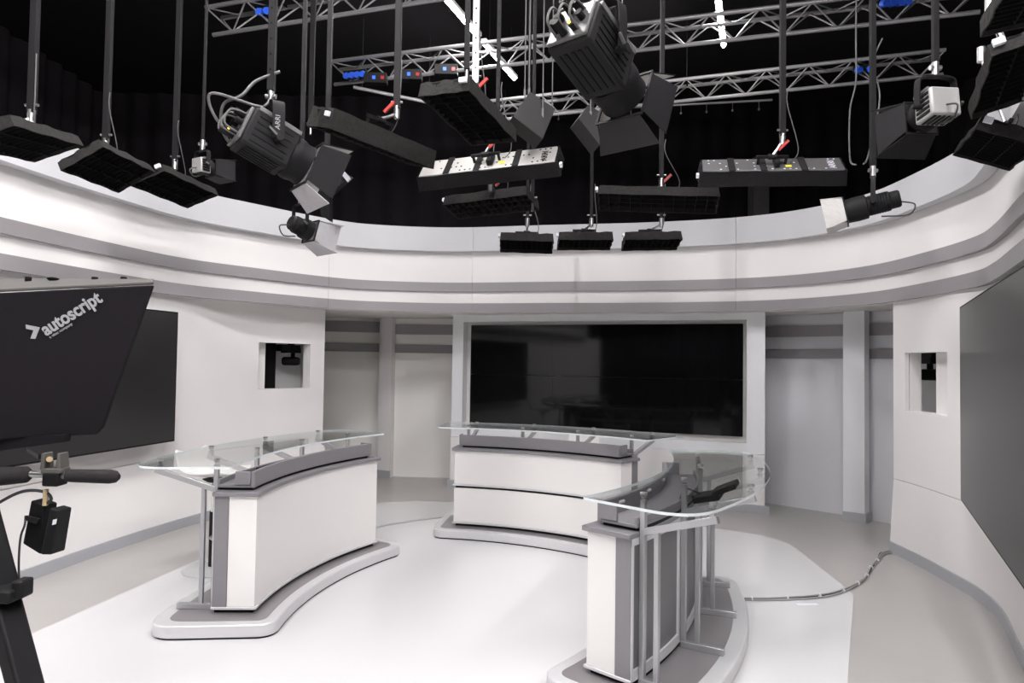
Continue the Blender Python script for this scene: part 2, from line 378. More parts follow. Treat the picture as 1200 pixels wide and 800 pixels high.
struct(MB().bb(pc.x - .13, pc.x + .13, 11.5, 11.8, 0, 5.2).build('wall_curtain_edge', 'curtain_grey'))  # plain upright block standing in for a hanging grey curtain edge

# ================================================================== VIDEO WALL AND SCREENS
vw = thing('video_wall', 'wide black video wall of six dark monitors framed in the back wall', 'screen', fq((o0 + o1) / 2, .14, oz0))
v0, v1, vz0, vz1 = s_u(548.7), s_u(870.3), .838, 2.135
for r in range(2):
    for c in range(3):
        a = v0 + (v1 - v0) * c / 3 + .0003; b = v0 + (v1 - v0) * (c + 1) / 3 - .0003
        z0 = vz0 + (vz1 - vz0) * r / 2 + .0015; z1 = vz0 + (vz1 - vz0) * (r + 1) / 2 - .0015
        mo = fbox(MB(), a, b, .075, .14, z0, z1).build('monitor', 'black', vw, world=True)
        fbox(MB(), a + .0005, b - .0005, .0735, .075, z0 + .001, z1 - .001).build('display_panel', 'screen', mo, world=True, smooth=False)

def wall_screen(a, b, z0, z1, label, th=.06):
    """a, b plan points of the front face from left to right"""
    a, b = V((*a, 0)), V((*b, 0)); t = (b - a).normalized(); n = V((-t.y, t.x, 0)); L = (b - a).length
    o = thing('wall_screen', label, 'screen', (a + b) / 2 + n * th + V((0, 0, z0)))
    q = lambda s, d, z: a + t * s + n * d + V((0, 0, z))
    def bx(s0, s1, d0, d1, za, zb): return MB().add([q(s, d, z) for s in (s0, s1) for d in (d0, d1) for z in (za, zb)], [[0, 1, 3, 2], [4, 6, 7, 5], [0, 4, 5, 1], [2, 3, 7, 6], [0, 2, 6, 4], [1, 5, 7, 3]])
    bx(0, L, 0, th, z0, z1).build('casing', 'black', o, world=True, bevel=.004)
    bx(.012, L - .012, -.002, 0.0005, z0 + .014, z1 - .012).build('display_panel', 'tv', o, world=True, smooth=False)
    bx(L * .3, L * .7, th, th + .05, (z0 + z1) / 2 - .2, (z0 + z1) / 2 + .2).build('wall_bracket', 'black2', o, world=True)
    return o
ls = Pz(203.5, 365, 2.075)
wall_screen((-3.155 - .215 * 2.17 * .97, 6.44 - 2.17 * .978), (-3.155, 6.44), .865, 2.078, 'large dark flat screen on the left wall behind the teleprompter')
wall_screen((3.25, 4.95), (3.25 - 2.5 * .462, 4.95 - 2.5 * .887), .705, 2.10, 'large dark flat screen cut off by the right edge of the photo')

# ================================================================== NEWS DESKS
R0 = 2.8
def pol(rho, phi): return V((rho * math.sin(phi), rho * math.cos(phi) - R0, 0))   # local: +y = presenter side
D = math.radians
def sector(r0, r1, h, n=24, round_out=0, round_in=0):
    pts = []
    def arc(r, a, b): return [pol(r, a + (b - a) * i / n) for i in range(n + 1)]
    inner = arc(r0, -h, h); outer = arc(r1, h, -h)
    poly = inner + outer
    if not (round_in or round_out): return [(q.x, q.y) for q in poly]
    # rounded corners by quadratic curves
    def trim(arcpts, d0, d1):
        L = arclen(arcpts); return [at_s(arcpts, d0)] + [q for q, s in zip(arcpts, L) if d0 < s < L[-1] - d1] + [at_s(arcpts, L[-1] - d1)]
    corners = [inner[0], inner[-1], outer[0], outer[-1]]
    ri, ro = max(round_in, 1e-4), max(round_out, 1e-4)
    it, ot = trim(inner, ri, ri), trim(outer, ro, ro)
    def edge(c, to, d): return c + (to - c).normalized() * d
    def q3(a, c, b): return [a * (1 - t) ** 2 + c * 2 * t * (1 - t) + b * t * t for t in [k / 8 for k in range(9)]]
    out = it[1:-1]
    out = q3(edge(inner[0], outer[-1], ri), inner[0], it[0]) + it[1:-1] + q3(it[-1], inner[-1], edge(inner[-1], outer[0], ri)) \
        + q3(edge(outer[0], inner[-1], ro), outer[0], ot[0]) + ot[1:-1] + q3(ot[-1], outer[-1], edge(outer[-1], inner[0], ro))
    return [(q.x, q.y) for q in out]
def seg(r0, r1, a, b, z0, z1, mb=None, n=20):
    mb = mb or MB()
    pts = [pol(r0, a + (b - a) * i / n) for i in range(n + 1)] + [pol(r1, b + (a - b) * i / n) for i in range(n + 1)]
    return mb.prism([(q.x, q.y) for q in pts], z0, z1)
def desk(label, mid, nin, split, hA=17.0):
    rot = Matrix.Rotation(math.atan2(-nin[1], -nin[0]) - PI / 2, 4, 'Z')
    nn = V((nin[0], nin[1], 0)).normalized(); sag = R0 * (1 - math.cos(D(hA)))
    t = thing('news_desk', label, 'desk', V((mid[0], mid[1], 0)) - nn * sag + V((0, 0, .004)), 'curved news desks', rot.to_3x3())
    h = D(hA)
    MB().prism(sector(R0 - .17, R0 + .57, D(20.6), 24, .17, .12), .010, .085).build('plinth', 'silver', t, bevel=.008)
    MB().prism(sector(R0 - .16, R0 + .56, D(20.4), 24, .16, .11), 0, .010).build('plinth_shadow_gap', 'black', t)  # black strip whose colour stands in for the shadow line at the floor
    MB().prism(sector(R0 - .10, R0 + .48, D(19.3), 24, .10, .07), .085, .0875).build('plinth_top', 'plate', t)
    seg(R0 + .015, R0 + .25, -h + .006, h - .006, .0875, .112).build('recessed_foot', 'black2', t)
    seg(R0 - .012, R0 + .262, -h - .004, h + .004, .112, .128).build('bottom_trim', 'silver', t, bevel=.003)
    if split:
        seg(R0, R0 + .17, -h, h, .128, .445).build('front_panel', 'white', t, bevel=.003)
        seg(R0 + .02, R0 + .17, -h + .004, h - .004, .445, .468).build('panel_gap', 'black2', t)
        seg(R0 - .012, R0 + .17, -h - .004, h + .004, .468, .482).build('middle_trim', 'silver', t, bevel=.003)
        seg(R0, R0 + .17, -h, h, .482, .80).build('front_panel', 'white', t, bevel=.003)
    else:
        seg(R0, R0 + .17, -h, h, .128, .80).build('front_panel', 'white', t, bevel=.003)
    seg(R0 + .17, R0 + .25, -h + .001, h - .001, .128, .80).build('back_panel', 'dgrey', t, bevel=.003)
    for s in (-1, 1): seg(R0 + .171, R0 + .256, s * h - .0015, s * h + .0015, .128, .80, n=1).build('end_strip', 'grey', t)
    fm = MB()
    for k in range(4):
        a = -h + 2 * h * k / 3; fm_a = max(-h, a - .006); seg(R0 + .25, R0 + .262, fm_a, min(h, fm_a + .012), .14, .79, fm, 1)
    seg(R0 + .25, R0 + .262, -h, h, .128, .165, fm); seg(R0 + .25, R0 + .262, -h, h, .765, .80, fm)
    fm.build('back_frame', 'silver', t)
    seg(R0 - .022, R0 + .264, -h - .008, h + .008, .80, .826).build('counter', 'grey', t, bevel=.004)
    hr = D(hA - .8)
    seg(R0 + .05, R0 + .26, -hr + .01, hr - .01, .826, .843).build('riser_foot', 'black2', t)
    rs = MB(); seg(R0 + .03, R0 + .055, -hr, hr, .843, .945, rs)
    seg(R0 + .055, R0 + .262, -hr, hr, .843, .862, rs); seg(R0 + .247, R0 + .262, -hr, hr, .862, .895, rs)
    for s in (-1, 1): seg(R0 + .055, R0 + .15, s * hr - .003, s * hr + .003, .862, .945, rs, 1)
    rs.build('riser', 'grey', t, bevel=.004)
    for a in (-12, -4, 4, 12):
        q = pol(R0 + .065, D(a)); MB().lathe(q + V((0, -.01, .915)), (pol(1, D(a + 90)) - pol(0, 0)), [(-.03, .004), (-.025, .009), (.025, .009), (.03, .004)], 10).build('riser_lamp', 'pwhite', t)
    gt = MB().prism(sector(R0 + .10, R0 + .69, D(20.8), 28, .22, .03), .995, 1.008).build('glass_top', 'glass', t, smooth=False); gt.data.materials.append(M['gedge'])
    for pf in gt.data.polygons:
        if abs(pf.normal.z) < .5: pf.material_index = 1
    for a in (-15.6, -5.3, 5.3, 15.6):
        f = bpy.data.objects.new('support_frame', None); C.objects.link(f); f.parent = t
        pa = lambda rho, z: pol(rho, D(a)) + V((0, 0, z))
        m = MB(); tdir = pol(1, D(a + 90)) - pol(0, 0)
        m.bar(pa(R0 + .279, .10), pa(R0 + .279, .972), .028, .028, tdir).build('inner_post', 'alu', f, bevel=.003)
        MB().bar(pa(R0 + .355, .10), pa(R0 + .355, .853), .026, .026, tdir).build('outer_post', 'alu', f, bevel=.003)
        MB().bar(pa(R0 + .264, .106), pa(R0 + .50, .106), .032, .036).build('foot_bar', 'alu', f, bevel=.003)
        MB().bar(pa(R0 + .285, .828), pa(R0 + .66, .945), .030, .034).build('arm', 'alu', f, bevel=.003)
        MB().bar(pa(R0 + .635, .93), pa(R0 + .635, .972), .028, .028, tdir).build('arm_post', 'alu', f, bevel=.003)
        for rho in (R0 + .279, R0 + .635):
            MB().lathe(pa(rho, .972), (0, 0, 1), [(0, .013), (.001, .019), (.010, .019), (.011, .012), (.0225, .012)], 16).build('glass_clamp', 'steel', f)
            MB().lathe(pa(rho, 1.0085), (0, 0, 1), [(0, .018), (.009, .018), (.011, .015)], 16).build('clamp_cap', 'steel', f)
    return t
dl = desk('white curved news desk with grey base on the left, in front of a white stool', (-1.34, 5.02), (.965, -.262), False)
dc = desk('white news desk with two stacked front panels below the wide video wall', (.205, 6.19), (-.433, -.90), True)
dr = desk('curved news desk seen from its end at the right, showing its grey back frame', (.735, 4.245), (-.91, .41), False)

def local(t, rho, a, z): return parent_matrix(t) @ (pol(rho, D(a)) + V((0, 0, z)))
# black tilted monitor with cables on the right desk
q = local(dr, R0 + .385, 0, .845); ax = (local(dr, R0 + 1, 0, 0) - local(dr, R0, 0, 0)).normalized(); tx = V((-ax.y, ax.x, 0))
dm = thing('desk_monitor', 'small black tilted monitor with cable lying in the right desk tray', 'monitor', q + V((0, 0, 0)))
def slab_c(c, dx, dy, dz, sx, sy, sz): return MB().box(c, (sx, sy, sz), Matrix((dx, dy, dz)).transposed())
u1 = (ax * .95 + V((0, 0, .22))).normalized(); n1 = tx.cross(u1); n1 = n1 if n1.z > 0 else -n1
c1 = q + V((0, 0, .03)) - ax * .03
slab_c(c1, tx, u1, n1, .21, .15, .035).build('keypad_unit', 'black2', dm, world=True, bevel=.005)
u2 = (ax * .9 + V((0, 0, .42))).normalized(); n2 = tx.cross(u2); n2 = n2 if n2.z > 0 else -n2
c2 = c1 + u1 * .10 + V((0, 0, .035))
slab_c(c2, tx, u2, n2, .21, .14, .03).build('screen_unit', 'black2', dm, world=True, bevel=.005)
MB().bar(c1 - V((0, 0, .02)), local(dr, R0 + .20, 0, .872), .03, .012).build('mounting_bracket', 'black2', dm, world=True)
tn = -tx if tx.y > 0 else tx
MB().tube([c1 - u1 * .05 + V((0, 0, .02)), c1 - u1 * .12 + tn * .06 + V((0, 0, .07)), c1 - u1 * .14 + tn * .16 + V((0, 0, .03)), local(dr, R0 + .18, -5.5, .872)], .004).build('monitor_cable', 'bcable', dm, world=True)
# black keyboard in the left desk tray
k = thing('keyboard', 'long black keyboard lying in the tray of the left desk', 'keyboard', local(dl, R0 + .2, -3, .862))
kb = MB()
for i in range(12):
    a = -7 + i * .75; c = local(dl, R0 + .19, a, .885); kb.box(c, (.026, .075, .02), Matrix.Rotation(math.atan2((c - local(dl, R0, a, 0)).y, (c - local(dl, R0, a, 0)).x) - PI / 2, 3, 'Z'))
kb.build('keys', 'black2', k, world=True, bevel=.002)
ca = [local(dl, R0 + r_, a, 0) for r_, a in ((.13, -7.8), (.13, 2.0), (.255, 2.0), (.255, -7.8))]
MB().prism([(q.x, q.y) for q in ca], .8665, .879).build('keyboard_case', 'black', k, world=True, bevel=.003)

# bar stools
def stool(x, y, seat_z, label, rz, back=True):
    s = thing('bar_stool', label, 'stool', (x, y, .004), 'white bar stools behind the desks', Matrix.Rotation(rz, 3, 'Z'))
    MB().lathe((0, 0, 0), (0, 0, 1), [(0, .215), (.008, .22), (.014, .21), (.022, .06), (.03, .035)], 40).build('base_disc', 'silver', s)
    MB().cyl((0, 0, .03), (0, 0, .45), .03).build('gas_lift', 'black2', s)
    MB().cyl((0, 0, .45), (0, 0, seat_z - .03), .02).build('column', 'pwhite', s)
    fr = MB().tube([(0, -.03, .28), (.13, -.08, .28), (.16, -.22, .28), (0, -.26, .28), (-.16, -.22, .28), (-.13, -.08, .28), (0, -.03, .28)], .009).build('footrest', 'steel', s)
    mb = MB(); n = 20; rows = []
    prof = [(-.22, .0), (-.2, .004), (-.1, -.012), (.05, -.02), (.14, -.008), (.19, .03), (.22, .10), (.235, .17)] if back else [(-.2, .0), (-.1, -.012), (.1, -.012), (.2, .02)]
    for y_, z_ in prof:
        row = []
        for i in range(13):
            x_ = -1 + 2 * i / 12; w = .21 * (1 - .15 * max(0, (y_ - .1) / .13)); cut = .035 * (abs(x_) ** 4) * (1 if y_ < 0 else 0)
            row.append(V((x_ * w, y_ + cut, seat_z + z_ + .035 * x_ * x_)))
        rows.append(row)
    vs = [q for r in rows for q in r]
    mb.add(vs, [[j * 13 + i, j * 13 + i + 1, (j + 1) * 13 + i + 1, (j + 1) * 13 + i] for j in range(len(rows) - 1) for i in range(12)])
    o = mb.build('seat_shell', 'pwhite', s)
    m = o.modifiers.new('th', 'SOLIDIFY'); m.thickness = .022; m.offset = -1
    m = o.modifiers.new('sub', 'SUBSURF'); m.levels = 1; m.render_levels = 2
    MB().cyl((0, 0, seat_z - .06), (0, 0, seat_z - .035), .05, .09).build('seat_mount', 'black2', s)
    return s
stool(-2.31, 5.37, .74, 'white bar stool with round grey base behind the left desk', D(75))
stool(.74, 7.42, .66, 'white bar stool behind the middle desk with only its curved back showing', D(-20))

# cable bundle on the right floor
cb = thing('cable_bundle', 'bundle of grey cables tied with white straps running over the floor to the right wall', 'cable', (1.58, 4.84, .004))
cp_ = [(1.36, 4.86), (1.58, 4.84), (1.96, 4.87), (2.34, 4.98), (2.72, 5.30), (2.95, 5.62), (3.16, 5.89), (3.30, 6.08), (3.40, 6.14)]
for j, (dx, dz, r) in enumerate(((-.010, .008, .006), (.011, .009, .0065), (0, .019, .0055))):
    pts = [V((x + dx * math.cos(i * 1.3), y + dx + .004 * math.sin(i * 2 + j), dz + .004)) for i, (x, y) in enumerate(cp_)]
    MB().tube(pts, r, 8).build('cable_strand', ('cable', 'bcable', 'cable')[j].replace('cable', 'floorcable') if j != 1 else 'bcable', cb, world=True)
pl = cat([V((x, y, .016)) for x, y in cp_], 6); LL = arclen(pl)[-1]
for i in range(8):
    s = .35 + i * (LL - .5) / 8; a, b = at_s(pl, s - .004), at_s(pl, s + .004); MB().cyl(a, b, .017, n=14).build('cable_tie', 'label', cb, world=True)
tag(MB().box((2.07, 4.78, .0055), (.15, .05, .003), Matrix.Rotation(.1, 3, 'Z')).build('floor_tape', 'label'), 'strip of white tape on the floor beside the cable bundle', 'tape')

# ================================================================== OVERHEAD RIG
CEIL = 6.4
def truss(a, b, label, h=.25, w=.25):
    """triangular aluminium truss, apex down, between plan points a and b (z = apex chord)"""
    a, b = V(a), V(b); t = (b - a).normalized(); n = V((-t.y, t.x, 0)).normalized(); L = (b - a).length
    o = thing('lighting_truss', label, 'truss', a, 'aluminium trusses under the ceiling')
    up = V((0, 0, h)); c1 = lambda s: a + t * s + up - n * w / 2; c2 = lambda s: a + t * s + up + n * w / 2; c3 = lambda s: a + t * s
    for c in (c1, c2, c3): MB().cyl(c(0), c(L), .024, n=10).build('chord', 'truss', o, world=True)
    k = int(L / .5)
    m1, m2, m3 = MB(), MB(), MB()
    for i in range(k):
        s0, s1, s2 = L * i / k, L * (i + .5) / k, L * (i + 1) / k
        m1.cyl(c1(s0), c3(s1), .009, n=6, caps=False).cyl(c3(s1), c1(s2), .009, n=6, caps=False)
        m2.cyl(c2(s0), c3(s1), .009, n=6, caps=False).cyl(c3(s1), c2(s2), .009, n=6, caps=False)
        m3.cyl(c1(s0), c2(s1), .008, n=6, caps=False).cyl(c2(s1), c1(s2), .008, n=6, caps=False)
    for m in (m1, m2, m3): m.build('lacing', 'truss', o, world=True)
    for s in (L * .12, L * .5, L * .88):
        MB().cyl(a + t * s + up, V((a.x + t.x * s, a.y + t.y * s, CEIL)), .006, n=6).cyl(c1(s), c2(s), .012, n=8).build('hanger', 'black2', o, world=True)
    return o
tz = 5.28
def trp(u, v): return Pz(u, v, tz)
truss(Pz(250, 41, tz), Pz(250, 41, tz) + V((7.0, -2.2, 0)), 'truss crossing the top left corner of the rig, nearest the camera')
truss(Pz(392, 99, tz) , Pz(1148, 14, tz), 'long middle truss crossing behind the big spotlight')
truss(Pz(560, 143, tz), Pz(1105, 87, tz), 'rear truss lying farthest back, below the middle truss in view')
td = V((.95, -.31, 0)).normalized()

# fluorescent light lines
def tube_light(a, b, label, lamp=False, power=200, vis=True, tm='tube'):
    a, b = V(a), V(b); t = (b - a).normalized(); L = (b - a).length
    o = thing('fluorescent_light', label, 'light', (a + b) / 2 + V((0, 0, .07)), 'fluorescent work lights')
    MB().bar(a + V((0, 0, .045)), b + V((0, 0, .045)), .075, .05).build('housing', 'black2' if not vis else 'pwhite', o, world=True, bevel=.006)
    MB().cyl(a + t * .04, b - t * .04, .019, n=12).build('lamp_tube', tm, o, world=True)
    m = MB()
    for s in (.2, L - .2): m.cyl(a + t * s + V((0, 0, .07)), V((a.x + t.x * s, a.y + t.y * s, CEIL)), .005, n=6)
    m.build('hanger', 'black2', o, world=True)
    if lamp:
        l = bpy.data.lights.new('tube_glow', 'AREA'); l.shape = 'RECTANGLE'; l.size = L; l.size_y = .09; l.energy = power; l.color = (1, .965, .975)
        lo = bpy.data.objects.new('tube_glow', l); C.objects.link(lo)
        z = V((0, 0, 1)); y = z.cross(t); lo.matrix_world = Matrix((t, y, z)).transposed().to_4x4(); lo.location = (a + b) / 2 - V((0, 0, .025))
    return o
dl1 = V((.345, .938, 0)).normalized()
A1, A2 = Pz(544, 25, 5.72), Pz(845, 30, 5.72)
POW = 40
def line(A, s0, s1, label, **k): tube_light(A + dl1 * s0, A + dl1 * s1, label, **k)
line(A1, -.75, .45, 'lit fluorescent tube slanting in front of the middle truss near the twin poles', power=POW)
line(A1, .6, 1.8, 'lit fluorescent tube half hidden by the middle truss beside the twin poles', power=POW)
line(A2, -.6, .6, 'lit fluorescent tube end-on above the middle truss at the right', power=POW)

# unseen tubes added outside the frame, placed to balance light on walls and floor
for i, (x, y) in enumerate(((-1.8, 3.0), (1.6, 2.9), (-2.7, .3), (2.7, .3), (-.8, -.3), (.9, -.4), (-2.2, -2.3), (0, -2.3), (2.2, -2.3), (-1.0, 3.9))):
    c = V((x, y, 5.72)); tube_light(c - dl1 * .75, c + dl1 * .75, 'added unseen fluorescent tube above the studio that brightens the room', tm='tube_strong')

# ---- hanging poles
def pole(u, vb, y, label, w=.04, d=.04, top=CEIL, m='black2', holes=False):
    b = P(u, vb, y); o = thing('hanging_pole', label, 'pole', (b.x, b.y, top), 'black drop poles holding the studio lights')
    MB().bb(b.x - w / 2, b.x + w / 2, b.y - d / 2, b.y + d / 2, b.z, top).build('pole_tube', m, o, world=True, bevel=.003)
    MB().bb(b.x - w * .8, b.x + w * .8, b.y - d * .8, b.y + d * .8, top - .03, top).build('ceiling_plate', 'black', o, world=True)
    MB().cyl(b - V((0, 0, .07)), b, .012).cyl(b + V((-.04, 0, .05)), b + V((.04, 0, .05)), .008).build('spigot', 'steel', o, world=True)
    if holes:
        h = MB(); z = b.z + .1
        while z < top - .2: h.cyl((b.x, b.y - d / 2 - .002, z), (b.x, b.y - d / 2 + .004, z), .006, n=8); z += .1
        h.build('pin_holes', 'void', o, world=True)
    return b
def safety(mb, a, b, sag=.08):
    a, b = V(a), V(b); mid = (a + b) / 2 - V((0, 0, sag)); return mb.tube([a, mid, b], .004, 6)

# ---- soft panel lights
def panel(label, A, B, far, w, depth=.10, back=False, pole_at=None, L_ext=0, backm='perf', grid=(12, 3), sticker='left', group='soft panel lights in black fabric skirts', cablec=None, open_grid=False, red=False, txt=False):
    A, B = P(*A), P(*B); Mx = (A + B) / 2; x = (B - A).normalized(); d = ray(*far).normalized(); m = Mx - CAM
    bq = -2 * d.dot(m); cq = m.dot(m) - w * w; disc = bq * bq - 4 * cq
    tt = (-bq + math.sqrt(disc)) / 2 if disc > 0 else d.dot(m)
    y = (CAM + d * tt) - Mx; y = (y - x * y.dot(x)).normalized()
    z = x.cross(y); L = (B - A).length + L_ext; c = Mx + y * (w / 2)
    shown = z if z.dot(CAM - c) > 0 else -z
    # local z points out of the back; emission along -z
    bk = shown if back else -shown
    X = x; Z = bk; Y = Z.cross(X)
    org = c if not back else c - Z * depth
    rot = Matrix((X, Y, Z)).transposed()
    o = thing('soft_panel_light', label, 'light', org, group, rot)
    h, k = L / 2, w / 2; fl = 1.0
    # fabric skirt: four walls, slightly sagging
    sk = MB(); th = .006
    def wall(p0, p1):
        n = 8; d0 = V((p0[0], p0[1], 0)); d1 = V((p1[0], p1[1], 0)); nn = V((d1.y - d0.y, d0.x - d1.x, 0)).normalized(); vs = []
        for i in range(n + 1):
            q = d0.lerp(d1, i / n); wob = .003 * math.sin(i * 2.3 + L * 7)
            q = q + nn * (.005 * math.sin(i * 1.9))
            vs += [q + V((0, 0, 0)), q * .97 + V((0, 0, depth + wob)), q * .97 + V((0, 0, depth + wob)) - nn * th, q - nn * th]
        sk.add(vs, [[4 * i + j, 4 * i + 4 + j, 4 * i + 4 + (j + 1) % 4, 4 * i + (j + 1) % 4] for i in range(n) for j in range(4)] + [[0, 1, 2, 3], [4 * n, 4 * n + 3, 4 * n + 2, 4 * n + 1]])
    cs = [(-h, -k), (h, -k), (h, k), (-h, k)]
    for i in range(4): wall(cs[i], cs[(i + 1) % 4])
    sk.build('fabric_skirt', 'fabric' if back else 'gfabric', o)
    g = MB(); nx, ny = grid; gd = depth * (.8 if not open_grid else .5)
    for i in range(1, nx): xx = -h + 2 * h * i / nx; g.bb(xx - .002, xx + .002, -k + .01, k - .01, .004, gd)
    for j in range(1, ny): yy = -k + 2 * k * j / ny; g.bb(-h + .01, h - .01, yy - .002, yy + .002, .004, gd)
    g.build('egg_crate', 'fabric' if open_grid else 'void', o, smooth=False)
    MB().bb(-h * .97, h * .97, -k * .94, k * .94, gd, gd + .01).build('diffuser', 'black2' if open_grid else 'void', o)
    ch = MB().bb(-h * .95, h * .95, -k * .90, k * .90, gd + .01, depth * .97 + (.01 if back else .0)).build('chassis', backm if back else 'black', o, bevel=.006)
    zt = depth * .97 + .01
    if back:
        hm = MB(); nxh = int(L / .045)
        for i in range(nxh):
            for j in range(4):
                if random.random() < .45:
                    xx, yy = -h * .9 + 1.8 * h * (i + .5) / nxh, -k * .7 + 1.4 * k * j / 3; hm.cyl((xx, yy, zt), (xx, yy, zt + .0015), .008, n=8)
        hm.build('vent_holes', 'void' if backm == 'perf' else 'label', ch)
        for xx in (-.55, -.12, .42): MB().bb(h * xx - .025, h * xx + .025, -k * .98, k * .98, zt + .002, zt + .006).build('strap', 'fabric', o)
        MB().bb(h * .18, h * .26, -k * .5, -k * .2, zt + .002, zt + .004).build('yellow_label', 'yellow', ch)
        MB().bb(h * .02, h * .10, -k * .6, k * .5, zt, zt + .05).build('power_socket', 'black2', ch, bevel=.01)
        if txt: text('ARRI', k * .55, M['label' if backm != 'perf' else 'void'], ch, Matrix.Translation((h * .84, -k * .75, zt + .003)) @ Matrix.Rotation(PI / 2, 4, 'Z'))
    sx = -1 if sticker == 'left' else 1
    if (V(X).x < 0): sx = -sx
    sl = MB().bb(min(sx * (h + .002), sx * (h + .022)), max(sx * (h + .002), sx * (h + .022)), -k * .9, -k * .62, depth * .55, depth * .55 + .03).build('name_tag', 'label', o)
    # yoke and clamp up to the pole
    rmat = parent_matrix(o); iv = rmat.inverted()
    yk = MB(); yk.bar((-.10, 0, zt), (-.10, 0, zt + .06), .02, .012).bar((.10, 0, zt), (.10, 0, zt + .06), .02, .012).bar((-.115, 0, zt + .06), (.115, 0, zt + .06), .02, .02)
    yk.cyl((-.03, 0, zt + .06), (.03, 0, zt + .06), .022)
    yk.build('yoke', 'black2', o)
    joint = rmat @ V((0, 0, zt + .07))
    if pole_at is not None:
        pb = V(pole_at); sp_ = MB().tube([joint, joint.lerp(pb, .5) + V((0, 0, -.02)), pb - V((0, 0, .03))], .011, 8); sp_.cyl(pb - V((0, 0, .06)), pb + V((0, 0, .02)), .022).build('clamp', 'steel', o, world=True)
    cc = MB(); e = rmat @ V((h * .25, 0, zt + .01)); top = V(pole_at) + V((.03, -.02, .35)) if pole_at is not None else joint + V((0, 0, .2))
    cc.tube([e, e + V((.05, -.03, .10)), top - V((0, 0, .12)), top], .004, 6).build('power_cable', 'cable', o, world=True)
    if red:
        rr = joint + V((.03, -.04, .03)); MB().bar(rr, rr + V((.07, -.01, .07)), .018, .02).build('red_safety_clip', 'red', o, world=True)
    return o
def text(s, size, m, parent, mw, off=0.0, ext=.0008, name='lettering', align='LEFT'):
    cu = bpy.data.curves.new(name, 'FONT'); cu.body = s; cu.size = size; cu.extrude = ext; cu.offset = off; cu.align_x = align
    tmp = bpy.data.objects.new(name, cu); C.objects.link(tmp)
    me = bpy.data.meshes.new_from_object(tmp.evaluated_get(bpy.context.evaluated_depsgraph_get()))
    bpy.data.objects.remove(tmp); bpy.data.curves.remove(cu)
    me.materials.clear(); me.materials.append(m)
    o = bpy.data.objects.new(name, me); C.objects.link(o); o.parent = parent; o.matrix_basis = mw; return o

pb = pole(37, 133, 4.0, 'drop pole nearest the left edge of the photo')
panel('black fabric panel light at the left edge, first of the row above the left wall', (17, 147, 3.6), (98, 171, 4.3), (36, 182), .32, .065, pole_at=pb)
pb = pole(124, 166, 4.85, 'second drop pole from the left edge, above the left wall')
panel('middle black fabric panel light in the row of three above the left wall', (121, 172, 4.5), (182, 202, 5.2), (133, 216), .32, .065, pole_at=pb)
pb = pole(205, 190, 5.75, 'third drop pole from the left, beside the small silver spotlight')
panel('rightmost black fabric panel light in the row above the left wall', (193, 200, 5.4), (256, 229, 6.15), (209, 235), .32, .065, pole_at=pb)

pb = pole(624, 238, 5.75, 'slim pole dropping behind the white backed panel to the crate fronted light', w=.03)
panel('tilted black egg crate light left of centre under the white backed panel', (519, 240, 5.9), (617, 228, 5.6), (573, 252), .30, .085, pole_at=V((P(575, 216, 5.7))), grid=(13, 3), open_grid=True, red=True)
pb = pole(775, 212, 5.75, 'long pole right of centre above the widest egg crate light', w=.035)
panel('black egg crate light right of centre, above the three small lights', (700, 227, 5.8), (844, 230, 5.6), (770, 249), .30, .085, pole_at=pb, grid=(11, 4), open_grid=True, red=True)
for (a, b, f, pl_, lab, plab) in (
    ((586, 281, 6.5), (649, 283, 6.5), (618, 296.5), (618, 258, 6.6), 'leftmost of the three small black lights before the back fascia', 'short pole above the leftmost small light'),
    ((655, 281, 6.5), (719, 281, 6.5), (688, 293), (693, 258, 6.6), 'middle one of the three small black lights before the back fascia', 'pole above the middle small light'),
    ((733, 281, 6.5), (800, 280, 6.5), (768, 293), (775, 258, 6.6), 'rightmost of the three small black lights before the back fascia', 'pole above the rightmost small light')):
    pb = pole(*pl_, plab, w=.03, d=.03)
    panel(lab, a, b, f, .27, .085, pole_at=pb, grid=(10, 4), group='three small lights in front of the back fascia')

pb9 = pole(557, 98, 4.5, 'perforated twin pole holding the steeply tilted black panel', w=.045, holes=True, m='alu')
pole(547, 82, 4.4, 'dark pole standing close beside the perforated twin pole', w=.035)
panel('large black fabric panel light hanging steeply tilted near the twin poles', (550, 106, 4.0), (605, 166, 4.75), (553, 158), .34, .09, pole_at=pb9, sticker='left', red=True)
pb = pole(583, 150, 5.2, 'black perforated pole right of the twin poles', w=.032, holes=True)
panel('wide panel light showing its white perforated back with black straps', (486, 209, 5.3), (654, 190, 5.0), (584, 180), .25, .12, back=True, pole_at=pb, sticker='right', red=True, txt=True)
pb = pole(917, 160, 5.15, 'pole above the dark backed panel light at the right')
panel('wide panel light showing its dark perforated back with black straps', (820, 202, 5.2), (996, 200, 5.0), (906, 186), .25, .12, back=True, backm='perfd', pole_at=pb, sticker='left', red=True, txt=True)
pb = pole(465, 128, 4.7, 'black pole with chain above the long slanting side-on light', w=.045)
panel('long black light seen side-on, slanting down in front of the dark drapes', (385, 150, 4.25), (508, 198, 4.95), (446, 179), .26, .13, pole_at=pb, red=True)
# right row along the wall
rg = 'soft panel lights in black fabric skirts'
panel('black panel light above the right wall, lowest of the right hand row', (1116, 182, 3.95), (1143, 151, 3.45), (1153, 191), .30, .07, pole_at=P(1150, 60, 3.75), sticker='left')
panel('big black panel light above the right wall, in the middle of the right hand row', (1138, 140, 3.45), (1163, 66, 2.95), (1186, 122), .32, .065, pole_at=P(1160, 0, 3.3))
panel('black panel light cut off by the top right corner of the photo', (1149, 44, 2.75), (1186, -25, 2.35), (1212, 34), .32, .065, pole_at=P(1180, -60, 2.6))

